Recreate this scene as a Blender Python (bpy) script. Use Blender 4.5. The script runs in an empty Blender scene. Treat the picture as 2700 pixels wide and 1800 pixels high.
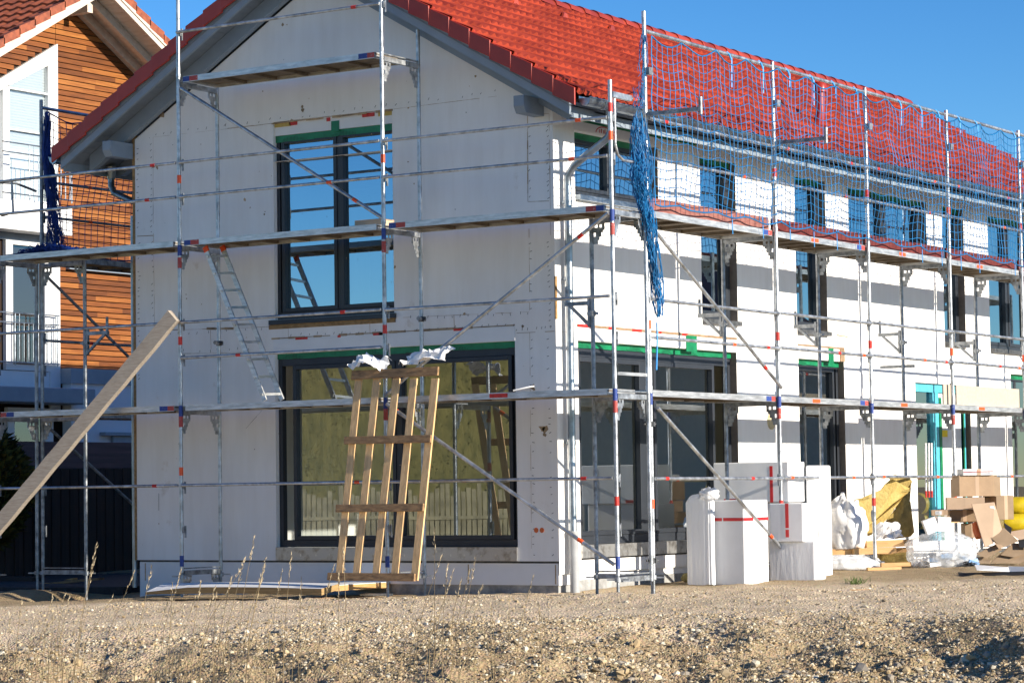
import bpy, math, random
import numpy as np
from mathutils import Vector, Matrix, noise as mnoise
random.seed(7); RNG = np.random.default_rng(11)
R = math.radians
SC = bpy.context.scene
COL = SC.collection

# ---------------------------------------------------------------- camera
CAM = np.array([14.5068, -24.1201, 0.9056])
YAW, PITCH, ROLL, FPX = -0.5808, 0.0574, -0.0144, 6852.4
FW = np.array([math.sin(YAW)*math.cos(PITCH), math.cos(YAW)*math.cos(PITCH), math.sin(PITCH)])
_r = np.array([math.cos(YAW), -math.sin(YAW), 0.0]); _u = np.cross(_r, FW)
RT = _r*math.cos(ROLL) + _u*math.sin(ROLL); UP = -_r*math.sin(ROLL) + _u*math.cos(ROLL)
cd = bpy.data.cameras.new('camera'); cam = bpy.data.objects.new('camera', cd); COL.objects.link(cam)
cd.sensor_width = 36.0; cd.lens = FPX/2700*36; cd.clip_start = 0.3; cd.clip_end = 3000
M = Matrix(((RT[0], UP[0], -FW[0], CAM[0]), (RT[1], UP[1], -FW[1], CAM[1]), (RT[2], UP[2], -FW[2], CAM[2]), (0, 0, 0, 1)))
cam.matrix_world = M
SC.camera = cam

# ---------------------------------------------------------------- sky, sun, exposure
SUN_M, SUN_K = 0.004, 0.335            # the sun's direction is (1, M, K)
sun_el = math.atan(SUN_K/math.hypot(1, SUN_M)); sun_az = math.atan2(1, SUN_M)   # azimuth from +y towards +x
W = bpy.data.worlds.new('World'); SC.world = W; W.use_nodes = True
nt = W.node_tree; bg = nt.nodes['Background']
sky = nt.nodes.new('ShaderNodeTexSky'); sky.sky_type = 'NISHITA'; sky.sun_disc = False
sky.sun_elevation = sun_el; sky.sun_rotation = sun_az; sky.altitude = 600; sky.air_density = 1.0; sky.dust_density = 0.0; sky.ozone_density = 4.2
hs = nt.nodes.new('ShaderNodeHueSaturation'); hs.inputs['Saturation'].default_value = 1.17; gm = nt.nodes.new('ShaderNodeGamma'); gm.inputs[1].default_value = 1.3
nt.links.new(sky.outputs[0], hs.inputs['Color']); nt.links.new(hs.outputs[0], gm.inputs[0]); nt.links.new(gm.outputs[0], bg.inputs[0]); bg.inputs[1].default_value = 0.060
sd = bpy.data.lights.new('sun', 'SUN'); so = bpy.data.objects.new('sun', sd); COL.objects.link(so)
sd.energy = 5.0; sd.angle = R(0.53); sd.color = (1.0, 0.91, 0.77)
so.rotation_euler = Vector((1, SUN_M, SUN_K)).to_track_quat('Z', 'Y').to_euler()
SC.view_settings.view_transform = 'Standard'; SC.view_settings.look = 'None'
SC.view_settings.exposure = 0.72; SC.view_settings.gamma = 1

# ---------------------------------------------------------------- helpers
def ray(u, v): return FW + RT*(u-1350)/FPX - UP*(v-900)/FPX
def at(u, v, ax, val):
    d = ray(u, v); return CAM + d*((val-CAM[ax])/d[ax])
def atz(u, v, Z): return CAM + ray(u, v)*Z
H2 = np.array([FW[0], FW[1]])/math.hypot(FW[0], FW[1]); R2 = np.array([H2[1], -H2[0]])

def tag(o, label=None, cat=None, group=None, kind=None):
    if label: o['label'] = label
    if cat: o['category'] = cat
    if group: o['group'] = group
    if kind: o['kind'] = kind
    return o
def empty(name, loc, label, cat, group=None):
    o = bpy.data.objects.new(name, None); COL.objects.link(o); o.location = loc; o.empty_display_size = .2
    return tag(o, label, cat, group)
def wloc(o):
    v = Vector((0, 0, 0))
    while o is not None: v += o.location; o = o.parent
    return v

class MB:
    def __init__(s): s.v = []; s.f = []; s.m = []; s.sm = []; s.cuts = []
    def cut(s): s.cuts.append((len(s.v), len(s.f)))            # what follows is a piece of its own
    def add(s, vs, fs, m=0, smooth=False):
        b = len(s.v); s.v += [tuple(map(float, p)) for p in vs]
        for f in fs: s.f.append(tuple(b+i for i in f)); s.m.append(m); s.sm.append(smooth)
    def hexa(s, p, m=0):
        s.add(p, [(0, 3, 2, 1), (4, 5, 6, 7), (0, 1, 5, 4), (1, 2, 6, 5), (2, 3, 7, 6), (3, 0, 4, 7)], m)
    def box(s, a, b, m=0):
        x0, y0, z0 = [min(p, q) for p, q in zip(a, b)]; x1, y1, z1 = [max(p, q) for p, q in zip(a, b)]
        s.hexa([(x0, y0, z0), (x1, y0, z0), (x1, y1, z0), (x0, y1, z0), (x0, y0, z1), (x1, y0, z1), (x1, y1, z1), (x0, y1, z1)], m)
    def obox(s, o, a, b, c, m=0):          # corner o and three edge vectors
        o, a, b, c = [np.array(q, float) for q in (o, a, b, c)]
        if np.dot(np.cross(a, b), c) < 0: a, b = b, a
        s.hexa([o, o+a, o+a+b, o+b, o+c, o+a+c, o+a+b+c, o+b+c], m)
    def bar(s, p, q, w, h, up=(0, 0, 1), m=0):
        p, q = np.array(p, float), np.array(q, float); d = q-p; d = d/np.linalg.norm(d)
        sd_ = np.cross(d, np.array(up, float)); n = np.linalg.norm(sd_)
        if n < 1e-6: sd_ = np.cross(d, np.array((1., 0, 0))); n = np.linalg.norm(sd_)
        sd_ /= n; u2 = np.cross(sd_, d)
        s.obox(p-sd_*w/2-u2*h/2, sd_*w, u2*h, q-p, m)
    def tube(s, pts, r, n=8, m=0, cap=True):
        pts = [np.array(p, float) for p in pts]; k = len(pts); rr = r if hasattr(r, '__len__') else [r]*k
        prev = None; vs = []
        for i in range(k):
            d = pts[min(i+1, k-1)]-pts[max(i-1, 0)]; d = d/(np.linalg.norm(d)+1e-12)
            if prev is None:
                a = np.cross(d, (0, 0, 1.)); 
                if np.linalg.norm(a) < 1e-3: a = np.cross(d, (1., 0, 0))
            else: a = prev-d*np.dot(prev, d)
            a = a/(np.linalg.norm(a)+1e-12); prev = a; b = np.cross(d, a)
            for j in range(n):
                t = 2*math.pi*j/n; vs.append(pts[i]+(a*math.cos(t)+b*math.sin(t))*rr[i])
        fs = [(i*n+j, i*n+(j+1) % n, (i+1)*n+(j+1) % n, (i+1)*n+j) for i in range(k-1) for j in range(n)]
        s.add(vs, fs, m, True)
        if cap: s.add(vs[:n], [tuple(range(n-1, -1, -1))], m); s.add(vs[-n:], [tuple(range(n))], m)
    def prism(s, poly, ext, m=0):           # planar polygon extruded by a vector
        poly = [np.array(p, float) for p in poly]; e = np.array(ext, float); n = len(poly)
        nn = sum(np.cross(poly[i]-poly[0], poly[(i+1) % n]-poly[0]) for i in range(n))
        if np.dot(nn, e) > 0: poly = poly[::-1]
        vs = poly+[p+e for p in poly]
        s.add(vs, [tuple(range(n)), tuple(range(2*n-1, n-1, -1))]+[(i, i+n, (i+1) % n+n, (i+1) % n) for i in range(n)], m)
    def build(s, name, mats, parent=None, bevel=0, autosmooth=False):
        cuts = [c for c in s.cuts if 0 < c[1] < len(s.f)]
        if cuts:
            first = None; b = [(0, 0)]+cuts+[(len(s.v), len(s.f))]
            for (v0, f0), (v1, f1) in zip(b[:-1], b[1:]):
                if f1 == f0: continue
                q = MB(); q.v = s.v[v0:v1]; q.f = [tuple(i-v0 for i in f) for f in s.f[f0:f1]]; q.m = s.m[f0:f1]; q.sm = s.sm[f0:f1]
                o = q.build(name, mats, parent, bevel); first = first or o
            return first
        me = bpy.data.meshes.new(name); L = wloc(parent) if parent is not None else Vector((0, 0, 0))
        if parent is None and s.v:
            a = np.array(s.v); L = Vector((a[:, 0].mean(), a[:, 1].mean(), a[:, 2].min()))
        me.from_pydata([(p[0]-L[0], p[1]-L[1], p[2]-L[2]) for p in s.v], [], s.f)
        mats = mats if isinstance(mats, (list, tuple)) else [mats]
        for q in mats: me.materials.append(q)
        me.polygons.foreach_set('material_index', s.m); me.polygons.foreach_set('use_smooth', s.sm); me.update()
        o = bpy.data.objects.new(name, me); COL.objects.link(o)
        if parent is not None: o.parent = parent
        else: o.location = L
        if bevel:
            b = o.modifiers.new('bevel', 'BEVEL'); b.width = bevel; b.segments = 2; b.limit_method = 'ANGLE'
        return o

# ---------------------------------------------------------------- materials
def nodes_of(name):
    m = bpy.data.materials.new(name); m.use_nodes = True; return m, m.node_tree.nodes, m.node_tree.links, m.node_tree.nodes['Principled BSDF']
def mat(name, c, rough=.6, metal=0., var=.0, scale=6., stretch=(1, 1, 1), bump=0., bscale=None, c2=None, detail=6., spec=.5, lo=.35, hi=.65, coord='Object', trans=0, sheen=0):
    m, N, L, P = nodes_of(name)
    P.inputs['Roughness'].default_value = rough; P.inputs['Metallic'].default_value = metal; P.inputs['Specular IOR Level'].default_value = spec
    c = tuple(c)+(1,)
    P.inputs['Base Color'].default_value = c
    tc = N.new('ShaderNodeTexCoord'); mp = N.new('ShaderNodeMapping'); mp.inputs['Scale'].default_value = stretch
    L.new(tc.outputs[coord], mp.inputs[0])
    if var or c2:
        nz = N.new('ShaderNodeTexNoise'); nz.inputs['Scale'].default_value = scale; nz.inputs['Detail'].default_value = detail; nz.inputs['Roughness'].default_value = .6
        L.new(mp.outputs[0], nz.inputs[0])
        rp = N.new('ShaderNodeValToRGB'); rp.color_ramp.elements[0].position = lo; rp.color_ramp.elements[1].position = hi
        d = tuple(max(0, q*(1-var)) for q in c[:3])+(1,); e = tuple(min(1, q*(1+var*.6)) for q in c[:3])+(1,)
        if c2: d = tuple(c2)+(1,); e = c
        rp.color_ramp.elements[0].color = d; rp.color_ramp.elements[1].color = e
        L.new(nz.outputs[0], rp.inputs[0]); L.new(rp.outputs[0], P.inputs['Base Color'])
        if metal > .3:
            mr = N.new('ShaderNodeMapRange'); mr.inputs[3].default_value = rough-.12; mr.inputs[4].default_value = rough+.15
            L.new(nz.outputs[0], mr.inputs[0]); L.new(mr.outputs[0], P.inputs['Roughness'])
    if bump:
        n2 = N.new('ShaderNodeTexNoise'); n2.inputs['Scale'].default_value = bscale or scale*4; n2.inputs['Detail'].default_value = 5
        L.new(mp.outputs[0], n2.inputs[0])
        bp = N.new('ShaderNodeBump'); bp.inputs['Strength'].default_value = bump; bp.inputs['Distance'].default_value = .02
        L.new(n2.outputs[0], bp.inputs['Height']); L.new(bp.outputs[0], P.inputs['Normal'])
    if trans: P.inputs['Transmission Weight'].default_value = trans
    return m
def glass_mat(name, fac, tint=(.75, .8, .8), refl=(.86, .93, 1)):
    m, N, L, P = nodes_of(name); N.remove(P); out = N['Material Output']
    t = N.new('ShaderNodeBsdfTransparent'); t.inputs[0].default_value = tint+(1,)
    g = N.new('ShaderNodeBsdfGlossy'); g.inputs['Roughness'].default_value = 0.004; g.inputs[0].default_value = refl+(1,)
    mx = N.new('ShaderNodeMixShader'); lw = N.new('ShaderNodeLayerWeight'); lw.inputs[0].default_value = .35
    mr = N.new('ShaderNodeMapRange'); mr.inputs[3].default_value = fac; mr.inputs[4].default_value = 1.0
    L.new(lw.outputs['Fresnel'], mr.inputs[0]); L.new(mr.outputs[0], mx.inputs[0]); L.new(t.outputs[0], mx.inputs[1]); L.new(g.outputs[0], mx.inputs[2]); L.new(mx.outputs[0], out.inputs[0])
    # very slight waviness of the panes
    tc = N.new('ShaderNodeTexCoord'); nz = N.new('ShaderNodeTexNoise'); nz.inputs['Scale'].default_value = .7; nz.inputs['Detail'].default_value = 1
    bp = N.new('ShaderNodeBump'); bp.inputs['Strength'].default_value = .02; bp.inputs['Distance'].default_value = .05
    L.new(tc.outputs['Object'], nz.inputs[0]); L.new(nz.outputs[0], bp.inputs['Height']); L.new(bp.outputs[0], g.inputs['Normal'])
    return m
def film_mat(name, fac, c=(.9, .92, .95), rough=.22):      # thin clear plastic film
    m, N, L, P = nodes_of(name); out = N['Material Output']
    P.inputs['Base Color'].default_value = c+(1,); P.inputs['Roughness'].default_value = rough
    t = N.new('ShaderNodeBsdfTransparent'); mx = N.new('ShaderNodeMixShader')
    tc = N.new('ShaderNodeTexCoord'); nz = N.new('ShaderNodeTexNoise'); nz.inputs['Scale'].default_value = 7; nz.inputs['Distortion'].default_value = 1.5
    mr = N.new('ShaderNodeMapRange'); mr.inputs[1].default_value = .3; mr.inputs[2].default_value = .7; mr.inputs[3].default_value = max(0, fac-.22); mr.inputs[4].default_value = min(1, fac+.22)
    L.new(tc.outputs['Object'], nz.inputs[0]); L.new(nz.outputs[0], mr.inputs[0]); L.new(mr.outputs[0], mx.inputs[0])
    L.new(t.outputs[0], mx.inputs[1]); L.new(P.outputs[0], mx.inputs[2]); L.new(mx.outputs[0], out.inputs[0])
    bp = N.new('ShaderNodeBump'); bp.inputs['Strength'].default_value = .5; bp.inputs['Distance'].default_value = .03
    n2 = N.new('ShaderNodeTexNoise'); n2.inputs['Scale'].default_value = 4.5; n2.inputs['Detail'].default_value = 1.0; n2.inputs['Distortion'].default_value = 1.2
    L.new(tc.outputs['Object'], n2.inputs[0]); L.new(n2.outputs[0], bp.inputs['Height']); L.new(bp.outputs[0], P.inputs['Normal'])
    return m
def attr_mat(name, rough=.8, bump=0, bscale=60):
    m, N, L, P = nodes_of(name); a = N.new('ShaderNodeAttribute'); a.attribute_name = 'col'
    L.new(a.outputs['Color'], P.inputs['Base Color']); P.inputs['Roughness'].default_value = rough; P.inputs['Specular IOR Level'].default_value = .3
    return m

def board_mat(name, cols, pitch, axis=2, rough=.6, grain=(1, 1, 60)):   # every board its own shade, with grain and knots
    m, N, L, P = nodes_of(name); P.inputs['Roughness'].default_value = rough; P.inputs['Specular IOR Level'].default_value = .35
    tc = N.new('ShaderNodeTexCoord'); sp = N.new('ShaderNodeSeparateXYZ'); L.new(tc.outputs['Object'], sp.inputs[0])
    dv = N.new('ShaderNodeMath'); dv.operation = 'DIVIDE'; dv.inputs[1].default_value = pitch; L.new(sp.outputs[axis], dv.inputs[0])
    fl = N.new('ShaderNodeMath'); fl.operation = 'FLOOR'; L.new(dv.outputs[0], fl.inputs[0])
    cb = N.new('ShaderNodeCombineXYZ'); L.new(fl.outputs[0], cb.inputs[0])
    av = N.new('ShaderNodeMath'); av.operation = 'MULTIPLY'; av.inputs[1].default_value = .55; L.new(sp.outputs[1 if axis == 2 else 0], av.inputs[0])
    af = N.new('ShaderNodeMath'); af.operation = 'ADD'; L.new(av.outputs[0], af.inputs[0])
    wn = N.new('ShaderNodeTexWhiteNoise'); wn.noise_dimensions = '1D'; L.new(fl.outputs[0], wn.inputs['W'])
    L.new(wn.outputs[0], af.inputs[1]); a2 = N.new('ShaderNodeMath'); a2.operation = 'FLOOR'; L.new(af.outputs[0], a2.inputs[0]); L.new(a2.outputs[0], cb.inputs[1])
    w2 = N.new('ShaderNodeTexWhiteNoise'); w2.noise_dimensions = '3D'; L.new(cb.outputs[0], w2.inputs[0])
    mp = N.new('ShaderNodeMapping'); mp.inputs['Scale'].default_value = grain; L.new(tc.outputs['Object'], mp.inputs[0])
    nz = N.new('ShaderNodeTexNoise'); nz.inputs['Scale'].default_value = 1.4; nz.inputs['Detail'].default_value = 8; nz.inputs['Roughness'].default_value = .7; L.new(mp.outputs[0], nz.inputs[0])
    mx = N.new('ShaderNodeMix'); mx.inputs[0].default_value = .68; mx.data_type = "FLOAT"
    L.new(w2.outputs[0], mx.inputs[2]); L.new(nz.outputs[0], mx.inputs[3])
    rp = N.new('ShaderNodeValToRGB'); el = rp.color_ramp.elements
    el[0].position = .22; el[0].color = tuple(cols[0])+(1,); el[1].position = .78; el[1].color = tuple(cols[2])+(1,)
    e = el.new(.5); e.color = tuple(cols[1])+(1,)
    L.new(mx.outputs[0], rp.inputs[0]); L.new(rp.outputs[0], P.inputs['Base Color'])
    bp = N.new('ShaderNodeBump'); bp.inputs['Strength'].default_value = .3; bp.inputs['Distance'].default_value = .01; L.new(nz.outputs[0], bp.inputs['Height']); L.new(bp.outputs[0], P.inputs['Normal'])
    return m

mSteel = mat('galvanised_steel', (.52, .54, .56), .42, .85, var=.42, scale=9, bump=.15, bscale=60)
mSteelOld = mat('weathered_steel', (.34, .36, .38), .5, .75, var=.5, scale=12, bump=.2, bscale=50)
mDark = mat('dark_steel', (.12, .125, .13), .55, .6, var=.4, scale=14)
mAlu = mat('aluminium_deck', (.62, .63, .63), .42, .7, var=.3, scale=5, stretch=(1, 1, 6), bump=.1, bscale=30)
mPly = mat('deck_underside', (.17, .13, .085), .8, 0, var=.35, scale=5)
mOrange = mat('orange_tape', (.85, .10, .02), .45); mRedTape = mat('red_tape', (.62, .03, .02), .45, var=.3, scale=30)
mRedPaint = mat('red_paint', (.42, .06, .05), .6, c2=(.5, .45, .42), scale=26, lo=.28, hi=.42); mBluePaint = mat('blue_paint', (.025, .06, .26), .6, c2=(.4, .42, .45), scale=26, lo=.26, hi=.4)
def eps_mat():
    m, N, L, P = nodes_of('insulation_board'); P.inputs['Roughness'].default_value = .85; P.inputs['Specular IOR Level'].default_value = .15
    tc = N.new('ShaderNodeTexCoord')
    def nz(scale, st, det=4):
        mp = N.new('ShaderNodeMapping'); mp.inputs['Scale'].default_value = st; L.new(tc.outputs['Object'], mp.inputs[0])
        n = N.new('ShaderNodeTexNoise'); n.inputs['Scale'].default_value = scale; n.inputs['Detail'].default_value = det; n.inputs['Roughness'].default_value = .65; L.new(mp.outputs[0], n.inputs[0]); return n
    def ramp(n, a, b, ca, cb):
        r = N.new('ShaderNodeValToRGB'); r.color_ramp.elements[0].position = a; r.color_ramp.elements[1].position = b; r.color_ramp.elements[0].color = ca+(1,); r.color_ramp.elements[1].color = cb+(1,); L.new(n.outputs[0], r.inputs[0]); return r
    r1 = ramp(nz(.9, (1, 1, .55)), .32, .68, (.82, .80, .775), (.89, .875, .85))
    r2 = ramp(nz(7, (1, 1, .12)), .3, .62, (.90, .885, .86), (1, 1, 1))
    r3 = ramp(nz(2.6, (1, 1, .8), 9), .22, .34, (.62, .52, .40), (1, 1, 1))
    m1 = N.new('ShaderNodeMix'); m1.data_type = 'RGBA'; m1.blend_type = 'MULTIPLY'; m1.inputs[0].default_value = .55
    m2 = N.new('ShaderNodeMix'); m2.data_type = 'RGBA'; m2.blend_type = 'MULTIPLY'; m2.inputs[0].default_value = .6
    L.new(r1.outputs[0], m1.inputs[6]); L.new(r2.outputs[0], m1.inputs[7]); L.new(m1.outputs[2], m2.inputs[6]); L.new(r3.outputs[0], m2.inputs[7]); L.new(m2.outputs[2], P.inputs['Base Color'])
    return m
mEps = eps_mat()
mSeam = mat('joint_glue', (.40, .29, .18), .8, var=.5, scale=5); mStaple = mat('staple_marks', (.10, .09, .08), .7)
mWhitePanel = mat('white_panel', (.78, .78, .78), .7, var=.04, scale=3)
mTan = mat('tan_strip', (.30, .20, .12), .85, var=.3, scale=12); mFibre = mat('wood_fibre', (.33, .20, .085), .85, var=.35, scale=24, bump=.3); mJamb = mat('window_jamb', (.21, .17, .14), .85, var=.15, scale=14)
mConcrete = mat('concrete', (.33, .33, .32), .9, var=.35, scale=7, bump=.4, bscale=40)
mAnthr = mat('anthracite_frame', (.026, .031, .040), .42, var=.15, scale=4)
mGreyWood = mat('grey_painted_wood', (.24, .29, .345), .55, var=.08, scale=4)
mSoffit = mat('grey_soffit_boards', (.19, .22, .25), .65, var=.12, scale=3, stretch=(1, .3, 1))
mGreen = mat('green_tape', (.005, .19, .075), .4, var=.25, scale=9); mGreenMark = mat('tape_print', (.004, .05, .025), .5)
mGlass = glass_mat('window_glass', .29); mGlassThin = glass_mat('plain_glass', .10, (.9, .92, .92)); mDimIn = mat('dimmed_inner_wall', (.17, .14, .11), .9, var=.3, scale=3); mGlassSky = glass_mat('coated_glass', .52, (.45, .5, .55), (.62, .80, .95))
mZinc = mat('zinc_sheet', (.36, .41, .46), .36, .96, var=.3, scale=6, bump=.12, bscale=25); mGutterG = mat('grey_pipe', (.38, .39, .40), .5, var=.1)
mSillZ = mat('bare_metal_flashing', (.50, .50, .49), .35, .75, c2=(.24, .22, .20), scale=9, lo=.3, hi=.5)
mCyan = mat('cyan_film', (.10, .50, .62), .3, var=.2, scale=9, bump=.3); mPaper = mat('white_paper', (.72, .73, .74), .7, var=.1, bump=.3, scale=5)
mYellow = mat('yellow_sticker', (.85, .62, .01), .5)
mRoom = mat('room_plaster', (.56, .52, .38), .9, var=.1, scale=2); mFloorIn = mat('screed', (.25, .24, .22), .9, var=.2, scale=3)
mNet = mat('blue_net', (.001, .17, .44), .5, var=.3, scale=3); mNetDark = mat('dark_shaded_blue_net', (.004, .035, .22), .6, var=.4, scale=6)  # darker copy puts the house's shade into the left net's colour
mRope = mat('light_blue_strap', (.03, .30, .72), .5)
mToe = mat('red_toe_board', (.125, .014, .010), .65, c2=(.17, .036, .028), scale=4, stretch=(2, 2, 9), lo=.28, hi=.5)
mToePale = mat('faded_red_board', (.30, .125, .10), .7, c2=(.20, .05, .04), scale=6, stretch=(2, 2, 9), lo=.3, hi=.6)
mWoodPale = mat('pale_wood', (.56, .39, .21), .7, c2=(.36, .23, .11), scale=3, stretch=(9, 9, 1), lo=.3, hi=.62, bump=.25, bscale=9)
mWoodLong = mat('sawn_batten', (.78, .51, .25), .7, c2=(.54, .33, .15), scale=5, stretch=(6, 6, .6), lo=.28, hi=.6, bump=.2, bscale=16)
mWoodDark = mat('stained_batten', (.44, .26, .12), .8, c2=(.16, .095, .05), scale=9, stretch=(1, 4, 4), lo=.3, hi=.65, bump=.3)
mBeam = mat('spruce_beam', (.60, .36, .15), .65, c2=(.46, .25, .09), scale=4, stretch=(1, 1, 6), lo=.3, hi=.65, bump=.15)
mFoam = mat('foam_pack', (.80, .80, .80), .5, var=.035, scale=5, bump=.08, bscale=9, spec=.35); mFoamCut = mat('foam_edges', (.78, .79, .80), .6, var=.06, scale=3, stretch=(1, 1, 40), bump=.5, bscale=1.2)
mFilm = film_mat('clear_film', .42, (.88, .92, .97), rough=.12); mFilmDense = film_mat('crumpled_film', .62, (.92, .93, .95), .3)
mSack = mat('white_plastic_sack', (.82, .81, .80), .45, var=.06, scale=4, bump=.6, bscale=9)
mWool = mat('mineral_wool', (.66, .52, .20), .95, c2=(.50, .33, .08), scale=6, lo=.3, hi=.7, bump=.6, bscale=30); mWoolDk = mat('dark_and_shaded_wool', (.40, .29, .09), .95, var=.3, scale=10, bump=.6)
mRoll = mat('yellow_foil', (.60, .44, .01), .4, var=.25, scale=5, bump=.4, bscale=10); mRollTxt = mat('roll_print', (.05, .05, .03), .5)
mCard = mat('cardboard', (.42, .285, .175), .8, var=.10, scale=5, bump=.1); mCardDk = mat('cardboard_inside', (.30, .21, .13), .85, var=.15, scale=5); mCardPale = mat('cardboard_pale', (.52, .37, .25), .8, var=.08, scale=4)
mBlackSheet = mat('black_board', (.02, .02, .021), .6); mOrangePipe = mat('orange_plastic', (.62, .13, .03), .5)
print('materials ok')

# ---------------------------------------------------------------- ground
def lattice_noise(x, y, seed):
    g = np.random.default_rng(seed).random((256, 256)); xi = np.floor(x).astype(int); yi = np.floor(y).astype(int); fx = x-xi; fy = y-yi
    fx = fx*fx*(3-2*fx); fy = fy*fy*(3-2*fy); xi &= 255; yi &= 255; x2 = (xi+1) & 255; y2 = (yi+1) & 255
    return (g[xi, yi]*(1-fx)+g[x2, yi]*fx)*(1-fy)+(g[xi, y2]*(1-fx)+g[x2, y2]*fx)*fy-.5
def sstep(a, b, x):
    t = np.clip((x-a)/(b-a), 0, 1); return t*t*(3-2*t)
def st_of(x, y): return (x-CAM[0])*H2[0]+(y-CAM[1])*H2[1], (x-CAM[0])*R2[0]+(y-CAM[1])*R2[1]
def gh(x, y):
    x = np.asarray(x, float); y = np.asarray(y, float); s, t = st_of(x, y)
    z = -.215+.012*np.clip(x, -8, 0)+.018*np.clip(y-3, -2, 7)
    crest = 24.15+.25*np.sin(t*.9+1)+1.5*lattice_noise(t*.6+40, t*0+3.3, 5)+.5*lattice_noise(t*2.3+11, t*0+7.7, 6)-.06*t
    d = np.clip(crest-s, 0, None)
    z = z-.06*sstep(0, 4, 28.5-s)-.50*(1-np.exp(-d*.36))-.05*np.clip(d, 0, 5)*(d > 0)
    z = z+.03*np.exp(-((s-crest+.25)/.35)**2)*(lattice_noise(t*1.3, t*0+9, 12)*1.6)
    dst = sstep(0.2, 1.2, d)
    z = z+(lattice_noise(x*.55+4, y*.55+8, 41)*.34)*dst*sstep(0, 2.2, d)
    z = z+(lattice_noise(x*1.1+9, y*1.1+3, 1)*.24+lattice_noise(x*3.1, y*3.1, 2)*.13)*(.12+.88*dst)
    z = z+lattice_noise(x*9, y*9, 3)*.055*(.34+.66*dst)+np.clip(lattice_noise(x*5+50, y*5, 71)-.22, 0, 1)*.22*(.35+.65*dst)+lattice_noise(x*23, y*23, 4)*.026*dst
    # spoil heap at the right, cut trench at the left corner of the house
    z = z+.34*np.exp(-(((t-4.9)/1.05)**2+((s-21.9)/.8)**2))*(1+lattice_noise(x*2.3, y*2.3, 8)*.5)
    z = z+.10*np.exp(-(((x+8.9)/.5)**2+((y-.3)/.55)**2))-.42*np.exp(-(((x+8.15)/.42)**2+((y-.35)/.55)**2))
    z = z+.07*np.exp(-(((x-.15)/.45)**2+((y+.25)/.4)**2))
    return z
def gat(u, v):                                  # where a line of sight meets the ground
    d = ray(u, v); a, b = 15.0, 60.0
    for k in range(400):
        q = CAM+d*(a+k*.1)
        if q[2] < gh(q[0], q[1]): return np.array([q[0], q[1], float(gh(q[0], q[1]))])
    return CAM+d*b
def axis_pts(segs):
    out = []
    for a, b, h in segs: out += list(np.arange(a, b, h))
    return np.array(out+[segs[-1][1]])
ss = axis_pts([(-60, 0, 10), (0, 16, 2), (16, 20, .4), (20, 25.6, .042), (25.6, 30, .06), (30, 40, .4), (40, 80, 4), (80, 400, 40), (400, 1600, 300)])
tt = axis_pts([(-900, -100, 200), (-100, -20, 10), (-20, -7.2, .8), (-7.2, 7.6, .05), (7.6, 20, .8), (20, 100, 10), (100, 900, 200)])
S_, T_ = np.meshgrid(ss, tt, indexing='ij')
X_ = CAM[0]+S_*H2[0]+T_*R2[0]; Y_ = CAM[1]+S_*H2[1]+T_*R2[1]; Z_ = gh(X_, Y_)
n0, n1 = S_.shape
idx = np.arange(n0*n1).reshape(n0, n1)
F_ = np.stack([idx[:-1, :-1], idx[:-1, 1:], idx[1:, 1:], idx[1:, :-1]], -1).reshape(-1, 4)[:, ::-1]
def np_mesh(name, V, F, mats, smooth=False, col=None):
    me = bpy.data.meshes.new(name); k = F.shape[1]
    me.vertices.add(len(V)); me.vertices.foreach_set('co', np.ascontiguousarray(V, dtype=np.float32).ravel())
    me.loops.add(F.size); me.loops.foreach_set('vertex_index', np.ascontiguousarray(F, dtype=np.int32).ravel())
    me.polygons.add(len(F)); me.polygons.foreach_set('loop_start', np.arange(0, F.size, k, dtype=np.int32))
    try: me.polygons.foreach_set('loop_total', np.full(len(F), k, dtype=np.int32))
    except Exception: pass
    me.update(calc_edges=True); me.polygons.foreach_set('use_smooth', np.full(len(F), smooth))
    if col is not None:
        at_ = me.color_attributes.new('col', 'FLOAT_COLOR', 'POINT'); at_.data.foreach_set('color', np.ascontiguousarray(np.c_[col, np.ones(len(col))], dtype=np.float32).ravel())
    for q in (mats if isinstance(mats, (list, tuple)) else [mats]): me.materials.append(q)
    me.validate(); o = bpy.data.objects.new(name, me); COL.objects.link(o); return o
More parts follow.
